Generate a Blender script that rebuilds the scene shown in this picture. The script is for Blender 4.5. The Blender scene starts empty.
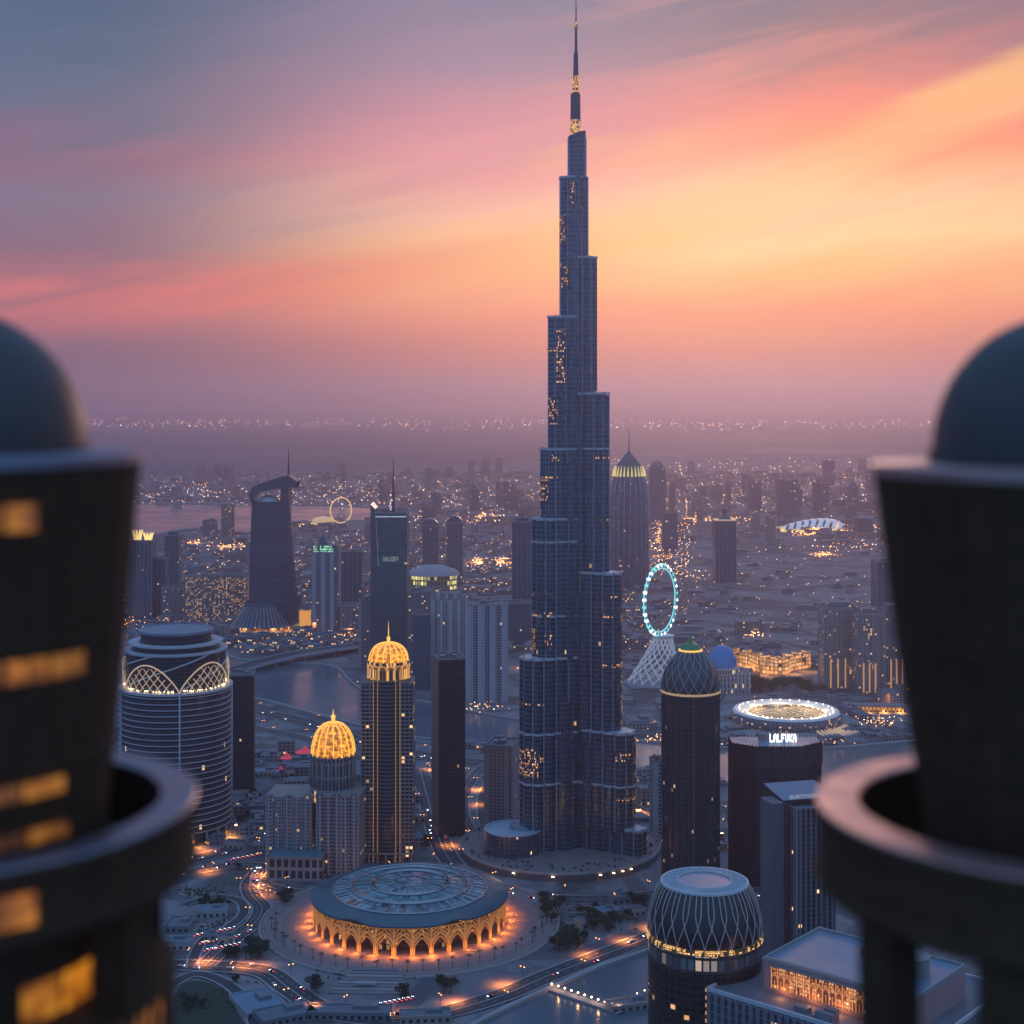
import bpy, bmesh, math, random
from math import sin, cos, pi, radians, sqrt, atan2, tan
from mathutils import Vector
from mathutils.geometry import tessellate_polygon
random.seed(7)
scene = bpy.context.scene
COL = scene.collection

# ------------------------------------------------------------------ camera
H, F = 438.0, 1510.0                     # eye height (m), focal length in pixels of the 1024 frame
cam_d = bpy.data.cameras.new('camera')
cam = bpy.data.objects.new('camera', cam_d); COL.objects.link(cam)
cam.location = (0, 0, H); cam.rotation_euler = (pi/2, 0, 0)
cam_d.sensor_width = 36.0; cam_d.lens = 36.0*F/1024
cam_d.shift_y = -112.0/1024
cam_d.clip_start = 0.5; cam_d.clip_end = 120000
cam_d.dof.use_dof = True; cam_d.dof.focus_distance = 1450; cam_d.dof.aperture_fstop = 0.13
scene.camera = cam

# ------------------------------------------------------------------ world: dusk sky
SUN_AZ, SUN_EL = radians(8.5), radians(4.5)      # azimuth to the right of straight ahead
world = bpy.data.worlds.new('World'); scene.world = world; world.use_nodes = True
wt = world.node_tree; wt.nodes.clear()

class NG:
    """tiny helper to write node maths"""
    def __init__(s, tree): s.t = tree
    def n(s, typ, **kw):
        nd = s.t.nodes.new(typ)
        for k, v in kw.items(): setattr(nd, k, v)
        return nd
    def link(s, a, b): s.t.links.new(a, b)
    def put(s, sock, v):
        if isinstance(v, bpy.types.NodeSocket): s.link(v, sock)
        elif isinstance(v, (tuple, list)) and len(v) == 3 and sock.type == 'RGBA': sock.default_value = (*v, 1)
        else: sock.default_value = v
    def m(s, op, a, b=None, c=None, clamp=False):
        nd = s.n('ShaderNodeMath', operation=op); nd.use_clamp = clamp
        s.put(nd.inputs[0], a)
        if b is not None: s.put(nd.inputs[1], b)
        if c is not None: s.put(nd.inputs[2], c)
        return nd.outputs[0]
    def mix(s, f, a, b, bt='MIX'):
        nd = s.n('ShaderNodeMix', data_type='RGBA', blend_type=bt)
        s.put(nd.inputs[0], f); s.put(nd.inputs[6], a); s.put(nd.inputs[7], b)
        return nd.outputs[2]
    def ss(s, v, a, b, lo=0.0, hi=1.0):
        nd = s.n('ShaderNodeMapRange', interpolation_type='SMOOTHSTEP')
        s.put(nd.inputs[0], v); s.put(nd.inputs[1], a); s.put(nd.inputs[2], b); s.put(nd.inputs[3], lo); s.put(nd.inputs[4], hi)
        return nd.outputs[0]
    def noise(s, vec, scale, detail=3.0, rough=0.5, dist=0.0, dims='3D'):
        nd = s.n('ShaderNodeTexNoise', noise_dimensions=dims)
        s.put(nd.inputs['Vector'], vec); nd.inputs['Scale'].default_value = scale
        nd.inputs['Detail'].default_value = detail; nd.inputs['Roughness'].default_value = rough
        nd.inputs['Distortion'].default_value = dist
        return nd.outputs[0]
    def vec(s, x, y, z=0.0):
        nd = s.n('ShaderNodeCombineXYZ')
        s.put(nd.inputs[0], x); s.put(nd.inputs[1], y); s.put(nd.inputs[2], z)
        return nd.outputs[0]
    def ramp(s, v, stops):
        nd = s.n('ShaderNodeValToRGB'); e = nd.color_ramp.elements
        while len(e) < len(stops): e.new(0.5)
        for el, (p, c) in zip(e, stops): el.position = p; el.color = (*c, 1)
        s.put(nd.inputs[0], v)
        return nd.outputs[0]

def srgb(r, g, b):
    f = lambda c: (c/255/12.92) if c/255 <= .04045 else ((c/255+.055)/1.055)**2.4
    return (f(r), f(g), f(b))

g = NG(wt)
geo = g.n('ShaderNodeTexCoord')
sep = g.n('ShaderNodeSeparateXYZ'); g.link(geo.outputs['Generated'], sep.inputs[0])
dx, dy, dz = sep.outputs
el = g.m('MULTIPLY', g.m('ARCSINE', dz), 180/pi)               # elevation in degrees
az = g.m('MULTIPLY', g.m('ARCTAN2', dx, dy), 180/pi)           # 0 = straight ahead, + = right
# slanted cloud coordinates: streaks climb to the right
sl = g.m('SUBTRACT', el, g.m('MULTIPLY', az, 0.20))
cv = g.vec(g.m('MULTIPLY', az, 0.05), g.m('MULTIPLY', sl, 0.24), 1.7)
warp = g.noise(cv, 1.0, 5.0, 0.6, 0.8)
cv2 = g.vec(g.m('MULTIPLY', az, 0.045), g.m('MULTIPLY', sl, 0.42), 7.3)
streak = g.noise(cv2, 1.0, 4.0, 0.5, 0.7)
wisp = g.noise(g.vec(g.m('MULTIPLY', az, 0.07), g.m('MULTIPLY', sl, 0.85), 3.1), 1.0, 4.0, 0.5, 0.8)
wamt = g.ss(el, 1.0, 5.0, 0.6, 4.2)
elw = g.m('ADD', el, g.m('MULTIPLY', g.m('SUBTRACT', warp, 0.5), wamt))
elw = g.m('ADD', elw, g.m('MULTIPLY', g.m('SUBTRACT', streak, 0.5), g.m('MULTIPLY', wamt, 0.45)))
d2 = g.m('SUBTRACT', az, 8.0)
glow_w = g.m('EXPONENT', g.m('MULTIPLY', g.m('MULTIPLY', d2, d2), -1/(2*48.0**2)))
f = g.m('DIVIDE', g.m('MAXIMUM', elw, 0.0), 18.0)
E = lambda d, c: (d/18.0, srgb(*c))
left = g.ramp(f, [E(0, (120, 82, 102)), E(1.6, (126, 80, 104)), E(3.0, (158, 90, 106)), E(4.4, (178, 96, 106)), E(5.6, (140, 92, 112)), E(7.4, (128, 106, 130)), E(8.8, (138, 92, 114)), E(10.2, (98, 98, 122)), E(12.5, (72, 92, 118)), E(16, (56, 80, 112))])
mid = g.ramp(f, [E(0, (190, 104, 104)), E(1.7, (208, 106, 100)), E(2.9, (240, 132, 112)), E(4.4, (255, 164, 118)), E(6.0, (255, 190, 138)), E(7.3, (246, 182, 160)), E(9.0, (232, 150, 160)), E(11, (206, 136, 158)), E(13, (158, 130, 158)), E(16, (110, 118, 150))])
right = g.ramp(f, [E(0, (184, 102, 102)), E(1.8, (200, 102, 96)), E(3.0, (238, 128, 98)), E(4.4, (255, 172, 108)), E(6.2, (255, 208, 150)), E(7.8, (255, 200, 154)), E(9.6, (255, 148, 112)), E(11.6, (236, 128, 122)), E(13.4, (146, 108, 126)), E(16, (96, 108, 134))])
sky = g.mix(g.ss(az, -16.0, -1.0), left, mid); sky = g.mix(g.ss(az, 0.0, 13.0), sky, right)
# the long coral band climbing to the right, ragged along its edges
elc = g.m('ADD', g.m('MULTIPLY_ADD', az, 0.20, 5.6), g.m('MULTIPLY', g.m('MULTIPLY', az, az), 0.006))
elc = g.m('ADD', elc, g.m('MULTIPLY', g.m('SUBTRACT', warp, 0.5), 4.0))
db = g.m('SUBTRACT', el, elc)
band = g.m('MULTIPLY', g.ss(db, 1.2, 0.2), g.ss(db, -2.4, -0.5))
band = g.m('MULTIPLY', band, g.ss(streak, 0.30, 0.60, 0.25, 1.0))
sky = g.mix(g.m('MULTIPLY', band, 0.82), sky, g.mix(g.ss(az, -12.0, 8.0), srgb(250, 116, 98), srgb(255, 190, 122)))
stk = g.m('MULTIPLY', g.ss(streak, 0.54, 0.70), g.m('MULTIPLY', g.ss(el, 2.2, 4.0), g.ss(el, 14.0, 9.0)))
sky = g.mix(g.m('MULTIPLY', stk, 0.38), sky, g.mix(g.ss(az, -12.0, 8.0), srgb(206, 104, 112), srgb(255, 206, 120)))
veil = g.m('MULTIPLY', g.ss(wisp, 0.52, 0.34), g.ss(el, 3.0, 6.0))
sky = g.mix(g.m('MULTIPLY', veil, 0.20), sky, g.mix(g.ss(az, -12.0, 8.0), srgb(120, 112, 140), srgb(240, 160, 150)))
back = g.ramp(g.m('DIVIDE', g.m('MAXIMUM', el, 0.0), 60.0), [(0.0, srgb(76, 124, 170)), (0.15, srgb(82, 138, 192)), (0.4, srgb(106, 158, 214)), (1.0, srgb(118, 166, 224))])
sky = g.mix(g.ss(el, 16.0, 40.0), g.mix(glow_w, back, sky), back)
nish = g.n('ShaderNodeTexSky', sky_type='NISHITA'); nish.sun_disc = False
nish.sun_elevation = SUN_EL; nish.sun_rotation = SUN_AZ; nish.altitude = 400; nish.dust_density = 3.0
b1 = g.n('ShaderNodeBackground'); g.link(sky, b1.inputs[0]); b1.inputs[1].default_value = 1.0
b2 = g.n('ShaderNodeBackground'); g.link(nish.outputs[0], b2.inputs[0]); b2.inputs[1].default_value = 0.006
addw = g.n('ShaderNodeAddShader'); g.link(b1.outputs[0], addw.inputs[0]); g.link(b2.outputs[0], addw.inputs[1])
wo = g.n('ShaderNodeOutputWorld'); g.link(addw.outputs[0], wo.inputs[0])
world.cycles.sampling_method = 'MANUAL'; world.cycles.sample_map_resolution = 1024

sun_d = bpy.data.lights.new('sun', 'SUN'); sun_d.energy = 0.32; sun_d.angle = radians(12); sun_d.color = (1.0, 0.64, 0.5)
sun = bpy.data.objects.new('sun', sun_d); COL.objects.link(sun)
sv = Vector((sin(SUN_AZ)*cos(SUN_EL), cos(SUN_AZ)*cos(SUN_EL), sin(SUN_EL)))
sun.rotation_euler = sv.to_track_quat('Z', 'Y').to_euler(); sun.location = (300, 900, 2000)

vs = scene.view_settings
scene.display_settings.display_device = 'sRGB'
vs.view_transform = 'Standard'; vs.look = 'None'; vs.exposure = 0.0; vs.gamma = 1.0; vs.use_curve_mapping = False
cy = scene.cycles
scene.render.engine = 'CYCLES'
cy.max_bounces = 4; cy.diffuse_bounces = 2; cy.glossy_bounces = 2; cy.transmission_bounces = 1; cy.transparent_max_bounces = 4
cy.volume_bounces = 1; cy.use_denoising = True; cy.sample_clamp_indirect = 4.0; cy.caustics_reflective = False; cy.caustics_refractive = False
try: cy.denoiser = 'OPENIMAGEDENOISE'; cy.denoising_input_passes = 'RGB_ALBEDO_NORMAL'
except Exception: pass

# ------------------------------------------------------------------ mapping helpers: where a ground point lies
def gp(px, py, z=0.0):
    Y = (H-z)*F/(py-400.0)
    return ((px-512.0)*Y/F, Y)
def xat(px, Y): return (px-512.0)*Y/F
def zat(py, Y): return H-(py-400.0)*Y/F

# ------------------------------------------------------------------ mesh builder
class MB:
    def __init__(s): s.v = []; s.f = []; s.uv = []; s.mi = []; s.sm = []
    def face(s, pts, uv=None, mi=0, smooth=False):
        b = len(s.v); s.v.extend(pts); s.f.append(tuple(range(b, b+len(pts))))
        s.uv.extend(uv if uv else [(p[0], p[1]) for p in pts]); s.mi.append(mi); s.sm.append(smooth)
    def poly(s, pts, z, mi=0, up=True):
        tris = tessellate_polygon([[Vector((x, y, 0)) for x, y in pts]])
        for t in tris:
            q = [pts[i] for i in t]
            a = (q[1][0]-q[0][0])*(q[2][1]-q[0][1])-(q[1][1]-q[0][1])*(q[2][0]-q[0][0])
            if (a > 0) != up: q = q[::-1]
            s.face([(x, y, z) for x, y in q], None, mi)
    def prism(s, plan, z0, z1, mi=0, top=1, bottom=False, plan1=None, smooth=False, v0=None, closed=True):
        """plan counter-clockwise; z1 may be a function of (x, y)"""
        zt = z1 if callable(z1) else (lambda x, y: z1)
        p1 = plan1 or plan; n = len(plan); u = 0.0
        for i in range(n if closed else n-1):
            a, b = plan[i], plan[(i+1) % n]; c, d = p1[(i+1) % n], p1[i]
            L = sqrt((a[0]-b[0])**2+(a[1]-b[1])**2)
            zc, zd = zt(*c), zt(*d); w0 = z0 if v0 is None else v0
            s.face([(*a, z0), (*b, z0), (*c, zc), (*d, zd)], [(u, w0), (u+L, w0), (u+L, w0+zc-z0), (u, w0+zd-z0)], mi, smooth)
            u += L
        if top is not None:
            if callable(z1):
                cx = sum(p[0] for p in p1)/n; cyy = sum(p[1] for p in p1)/n
                for i in range(n):
                    a, b = p1[i], p1[(i+1) % n]
                    s.face([(*a, zt(*a)), (*b, zt(*b)), (cx, cyy, zt(cx, cyy))], None, top)
            else: s.poly(p1, z1, top)
        if bottom: s.poly(plan, z0, mi, up=False)
    def box(s, cx, cy_, z0, sx, sy, sz, rot=0.0, mi=0, top=None):
        s.prism(rect(cx, cy_, sx, sy, rot), z0, z0+sz, mi, mi if top is None else top, True)
    def lathe(s, prof, cx=0.0, cy_=0.0, n=48, mi=0, a0=0.0, a1=2*pi, smooth=True, sx=1.0, sy=1.0):
        v = 0.0; R = max(r for r, z in prof)
        for k in range(len(prof)-1):
            (r0, z0), (r1, z1) = prof[k], prof[k+1]; L = sqrt((r1-r0)**2+(z1-z0)**2)
            for i in range(n):
                t0, t1 = a0+(a1-a0)*i/n, a0+(a1-a0)*(i+1)/n
                P = lambda r, t, z: (cx+r*cos(t)*sx, cy_+r*sin(t)*sy, z)
                u0, u1 = R*t0, R*t1
                if r1 < 1e-6: s.face([P(r0, t0, z0), P(r0, t1, z0), P(0, t0, z1)], [(u0, v), (u1, v), (u0, v+L)], mi, smooth)
                elif r0 < 1e-6: s.face([P(0, t0, z0), P(r1, t1, z1), P(r1, t0, z1)], [(u0, v), (u1, v+L), (u0, v+L)], mi, smooth)
                else: s.face([P(r0, t0, z0), P(r0, t1, z0), P(r1, t1, z1), P(r1, t0, z1)], [(u0, v), (u1, v), (u1, v+L), (u0, v+L)], mi, smooth)
            v += L
    def disc(s, cx, cy_, z, r, n=48, mi=0, sx=1.0, sy=1.0):
        s.face([(cx+r*sx*cos(2*pi*i/n), cy_+r*sy*sin(2*pi*i/n), z) for i in range(n)], None, mi)
    def tube(s, pts, r, n=6, closed=False, mi=0):
        P = [Vector(p) for p in pts]; m = len(P); rings = []
        for i in range(m):
            if closed: t = P[(i+1) % m]-P[i-1]
            else: t = P[min(i+1, m-1)]-P[max(i-1, 0)]
            if t.length < 1e-9: t = Vector((0, 0, 1))
            t.normalize()
            up = Vector((0, 0, 1)) if abs(t.z) < .95 else Vector((1, 0, 0))
            a = t.cross(up).normalized(); b = a.cross(t)
            rr = r(i/(m-1)) if callable(r) else r
            rings.append([tuple(P[i]+a*(rr*cos(2*pi*k/n))+b*(rr*sin(2*pi*k/n))) for k in range(n)])
        for i in range(m if closed else m-1):
            A, B = rings[i], rings[(i+1) % m]
            for k in range(n):
                q = (k+1) % n
                s.face([A[k], B[k], B[q], A[q]], None, mi, n > 4)
        if not closed: s.face(rings[0], None, mi); s.face(rings[-1][::-1], None, mi)
    def octa(s, x, y, z, r, mi=0, h=None):
        h = h or r
        p = [(x+r, y, z), (x, y+r, z), (x-r, y, z), (x, y-r, z)]
        for i in range(4):
            s.face([p[i], p[(i+1) % 4], (x, y, z+h)], None, mi); s.face([p[(i+1) % 4], p[i], (x, y, z-h)], None, mi)
    def ribbon(s, pts, w, z, mi=0, zf=None):
        P = [Vector((x, y, 0)) for x, y in pts]; out = []; acc = 0.0
        for i in range(len(P)):
            t = (P[min(i+1, len(P)-1)]-P[max(i-1, 0)]).normalized(); nn = Vector((-t.y, t.x, 0))*(w/2)
            if i: acc += (P[i]-P[i-1]).length
            zz = zf(i/(len(P)-1)) if zf else z
            out.append((P[i]+nn, P[i]-nn, acc, zz))
        for A, B in zip(out, out[1:]):
            s.face([(A[1].x, A[1].y, A[3]), (B[1].x, B[1].y, B[3]), (B[0].x, B[0].y, B[3]), (A[0].x, A[0].y, A[3])],
                   [(0, A[2]), (0, B[2]), (w, B[2]), (w, A[2])], mi)
    def build(s, name, mats, parent=None, merge=False, autosmooth=False):
        me = bpy.data.meshes.new(name)
        me.from_pydata([tuple(p) for p in s.v], [], s.f)
        uvl = me.uv_layers.new(name='UVMap')
        flat = [c for p in s.uv for c in p]
        uvl.data.foreach_set('uv', flat)
        me.polygons.foreach_set('material_index', s.mi)
        if not isinstance(mats, (list, tuple)): mats = [mats]
        for m_ in mats: me.materials.append(m_)
        if any(s.sm):
            me.polygons.foreach_set('use_smooth', s.sm)
            bm = bmesh.new(); bm.from_mesh(me); bmesh.ops.remove_doubles(bm, verts=bm.verts, dist=0.002)
            for e in bm.edges:
                if len(e.link_faces) == 2 and e.calc_face_angle(0) > radians(38): e.smooth = False
            bm.to_mesh(me); bm.free()
        me.update()
        o = bpy.data.objects.new(name, me); COL.objects.link(o)
        if parent is not None: o.parent = parent
        return o

def rect(cx, cy_, w, d, rot=0.0):
    c, s_ = cos(rot), sin(rot)
    return [(cx+x*c-y*s_, cy_+x*s_+y*c) for x, y in ((-w/2, -d/2), (w/2, -d/2), (w/2, d/2), (-w/2, d/2))]
def circ(cx, cy_, r, n=32, sx=1.0, sy=1.0, off=0.0): return [(cx+r*sx*cos(off+2*pi*i/n), cy_+r*sy*sin(off+2*pi*i/n)) for i in range(n)]
def smooth_path(pts, k=8, closed=False):
    out = []; n = len(pts)
    rng = range(n) if closed else range(n-1)
    for i in rng:
        if closed: p0, p1, p2, p3 = pts[i-1], pts[i], pts[(i+1) % n], pts[(i+2) % n]
        else: p0, p1, p2, p3 = pts[max(i-1, 0)], pts[i], pts[i+1], pts[min(i+2, n-1)]
        for j in range(k):
            t = j/k
            out.append(tuple(0.5*((2*p1[d])+(-p0[d]+p2[d])*t+(2*p0[d]-5*p1[d]+4*p2[d]-p3[d])*t*t+(-p0[d]+3*p1[d]-3*p2[d]+p3[d])*t**3) for d in range(len(p1))))
    if not closed: out.append(tuple(pts[-1]))
    return out

def thing(name, label, cat, loc, rotz=0.0, group=None):
    o = bpy.data.objects.new(name, None); COL.objects.link(o); o.empty_display_size = 5
    o.location = loc if len(loc) == 3 else (*loc, 0.0); o.rotation_euler = (0, 0, rotz)
    tag(o, label, cat, group); return o
def tag(o, label, cat=None, group=None):
    o['label'] = label
    if cat: o['category'] = cat
    if group: o['group'] = group
    return o
def struct(o, kind='structure', label=None):
    o['kind'] = kind
    if label: o['label'] = label
    return o
def copy_tree(root, loc, rotz=None, scale=None, label=None):
    r = root.copy(); COL.objects.link(r); r.location = loc if len(loc) == 3 else (*loc, 0.0)
    if rotz is not None: r.rotation_euler = (0, 0, rotz)
    if scale is not None: r.scale = (scale,)*3 if not isinstance(scale, tuple) else scale
    if label: r['label'] = label
    for c in list(root.children):
        k = c.copy(); COL.objects.link(k); k.parent = r
        for d in list(c.children):
            q = d.copy(); COL.objects.link(q); q.parent = k
    return r
def downlight(name, loc, power, color=(1, .42, .1), r=1.5):
    d = bpy.data.lights.new(name, 'SPOT'); d.energy = power; d.color = color; d.shadow_soft_size = r; d.spot_size = radians(142); d.spot_blend = 0.9
    o = bpy.data.objects.new(name, d); COL.objects.link(o); o.location = loc
    return o
def lamp(name, loc, power, color=(1, .42, .1), r=1.5):
    d = bpy.data.lights.new(name, 'POINT'); d.energy = power; d.color = color; d.shadow_soft_size = r
    o = bpy.data.objects.new(name, d); COL.objects.link(o); o.location = loc
    return o

# ------------------------------------------------------------------ materials
def mat(name, col, rough=0.6, metal=0.0, var=0.15, scale=0.05, emit=None, es=0.0, spec=0.5, sample=False):
    m_ = bpy.data.materials.new(name); m_.use_nodes = True
    q = NG(m_.node_tree); bs = m_.node_tree.nodes['Principled BSDF']
    if var > 0:
        tc = q.n('ShaderNodeTexCoord'); nz = q.noise(tc.outputs['Object'], scale, 4.0, 0.6)
        c = q.mix(nz, tuple(x*(1-var) for x in col), tuple(min(1, x*(1+var)) for x in col)); q.link(c, bs.inputs['Base Color'])
        q.link(q.ss(nz, 0.3, 0.7, max(0.03, rough-0.08), min(1, rough+0.08)), bs.inputs['Roughness'])
    else:
        bs.inputs['Base Color'].default_value = (*col, 1); bs.inputs['Roughness'].default_value = rough
    bs.inputs['Metallic'].default_value = metal; bs.inputs['Specular IOR Level'].default_value = spec
    if emit:
        bs.inputs['Emission Color'].default_value = (*emit, 1); bs.inputs['Emission Strength'].default_value = es
    m_.cycles.emission_sampling = 'AUTO' if sample else 'NONE'
    return m_

def facade(name, wall, glass, fh=3.8, bw=3.2, mu=0.2, mv=0.25, p=0.06, lit=(1.0, 0.52, 0.16), es=2.2, rough=0.16, cl=0.5, wr=0.6, tint=0.25, vert=None, metal=0.0):
    """wall with rows of windows laid out in metres on the UV map; some windows lit"""
    m_ = bpy.data.materials.new(name); m_.use_nodes = True
    q = NG(m_.node_tree); bs = m_.node_tree.nodes['Principled BSDF']
    uv = q.n('ShaderNodeUVMap'); sp = q.n('ShaderNodeSeparateXYZ'); q.link(uv.outputs[0], sp.inputs[0])
    cu = q.m('DIVIDE', sp.outputs[0], bw); cvv = q.m('DIVIDE', sp.outputs[1], fh)
    iu, iv = q.m('FLOOR', cu), q.m('FLOOR', cvv); fu, fv = q.m('FRACT', cu), q.m('FRACT', cvv)
    mask = q.m('MULTIPLY', q.m('GREATER_THAN', fu, mu), q.m('GREATER_THAN', fv, mv))
    wn = q.n('ShaderNodeTexWhiteNoise', noise_dimensions='3D')
    ob = q.n('ShaderNodeObjectInfo')
    q.link(q.vec(iu, iv, q.m('MULTIPLY', ob.outputs['Random'], 97.0)), wn.inputs['Vector'])
    sc_ = q.n('ShaderNodeSeparateColor'); q.link(wn.outputs['Color'], sc_.inputs[0])
    nz = q.noise(q.vec(q.m('MULTIPLY', iu, 0.21), q.m('MULTIPLY', iv, 0.13), q.m('MULTIPLY', ob.outputs['Random'], 31.0)), 1.0, 2.0, 0.5)
    prob = q.m('MULTIPLY', q.ss(nz, 0.5-cl*0.3, 0.5+cl*0.45), p*2.2) if cl > 0 else p
    litm = q.m('MULTIPLY', mask, q.m('LESS_THAN', wn.outputs['Value'], prob))
    gl = q.mix(sc_.outputs[0], tuple(x*(1-tint) for x in glass), tuple(min(1, x*(1+tint)) for x in glass))
    tc = q.n('ShaderNodeTexCoord'); big = q.noise(tc.outputs['Object'], 0.03, 4.0, 0.6)
    wl = q.mix(big, tuple(x*0.8 for x in wall), tuple(min(1, x*1.2) for x in wall))
    if vert:                                     # broad vertical piers of another colour: (period m, share, colour)
        pr = q.m('LESS_THAN', q.m('FRACT', q.m('DIVIDE', sp.outputs[0], vert[0])), vert[1])
        mask = q.m('MULTIPLY', mask, q.m('SUBTRACT', 1.0, pr)); litm = q.m('MULTIPLY', litm, q.m('SUBTRACT', 1.0, pr))
        wl = q.mix(pr, wl, vert[2])
    q.link(q.mix(mask, wl, gl), bs.inputs['Base Color'])
    q.link(q.ss(mask, 0.0, 1.0, wr, rough), bs.inputs['Roughness'])
    bs.inputs['Metallic'].default_value = metal
    q.link(q.mix(q.m('MULTIPLY', sc_.outputs[2], .55), lit, (1.0, 0.72, 0.42)), bs.inputs['Emission Color'])
    q.link(q.m('MULTIPLY', litm, q.m('MULTIPLY_ADD', sc_.outputs[1], es*1.2, es*0.3)), bs.inputs['Emission Strength'])
    bp = q.n('ShaderNodeBump'); bp.inputs['Strength'].default_value = 0.35; bp.inputs['Distance'].default_value = 0.25
    q.link(q.m('SUBTRACT', 1.0, mask), bp.inputs['Height']); q.link(bp.outputs[0], bs.inputs['Normal'])
    m_.cycles.emission_sampling = 'NONE'
    return m_

def glow_mat(name, col, es, sample=False, base=(0.05, 0.05, 0.05)):
    return mat(name, base, 0.5, 0, 0, emit=col, es=es, sample=sample)

M = {}
M['roof'] = mat('roof', (0.16, 0.17, 0.2), 0.7, var=0.35, scale=0.12)
M['roof_blue'] = mat('roof_blue', (0.16, 0.24, 0.32), 0.45, var=0.25, scale=0.05)
M['plant'] = mat('roof_plant', (0.2, 0.2, 0.22), 0.6, var=0.3, scale=0.2)
M['concrete'] = mat('concrete', (0.3, 0.28, 0.28), 0.8, var=0.2, scale=0.1)
M['stone'] = mat('stone', (0.32, 0.27, 0.25), 0.8, var=0.2, scale=0.1)
M['white'] = mat('white_panel', (0.62, 0.62, 0.64), 0.45, var=0.1)
M['steel'] = mat('steel', (0.45, 0.47, 0.5), 0.3, 0.8, var=0.15)
M['dark'] = mat('dark_metal', (0.014, 0.042, 0.06), 0.4, 0.3, var=0.3)
M['darkglass'] = mat('dark_glass', (0.012, 0.032, 0.048), 0.12, var=0.3, spec=0.8)
M['ledge'] = mat('pale_ledge', (0.55, 0.55, 0.58), 0.5, var=0.1)
M['asphalt'] = mat('asphalt', (0.055, 0.055, 0.065), 0.75, var=0.3, scale=0.05)
M['paint'] = mat('road_paint', (0.6, 0.6, 0.58), 0.6, var=0.2)
M['paving'] = mat('paving', (0.26, 0.2, 0.2), 0.75, var=0.3, scale=0.04)
M['kerb'] = mat('kerb', (0.36, 0.34, 0.34), 0.8, var=0.2)
M['leaf'] = mat('foliage', (0.035, 0.06, 0.03), 0.8, var=0.5, scale=0.6)
M['bark'] = mat('bark', (0.08, 0.06, 0.045), 0.9, var=0.3)
M['lawn'] = mat('lawn', (0.035, 0.05, 0.03), 0.9, var=0.4, scale=0.06)
M['lamp_orange'] = glow_mat('lamp_orange', (1.0, 0.36, 0.08), 7)
M['lamp_warm'] = glow_mat('lamp_warm', (1.0, 0.66, 0.36), 10)
M['lamp_white'] = glow_mat('lamp_white', (0.9, 0.95, 1.0), 9)
M['led_gold'] = glow_mat('led_gold', (1.0, 0.55, 0.10), 1.25)
M['led_warm'] = glow_mat('led_warm', (1.0, 0.66, 0.36), 0.42, base=(.4, .35, .3))
M['led_cyan'] = glow_mat('led_cyan', (0.22, 0.85, 0.9), 1.1)
M['led_white'] = glow_mat('led_white', (0.85, 0.92, 1.0), 3.0)
M['sign_white'] = glow_mat('sign_white', (0.9, 0.95, 1.0), 2.2)
M['red_lamp'] = glow_mat('red_lamp', (1.0, 0.06, 0.08), 2.5)
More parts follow.
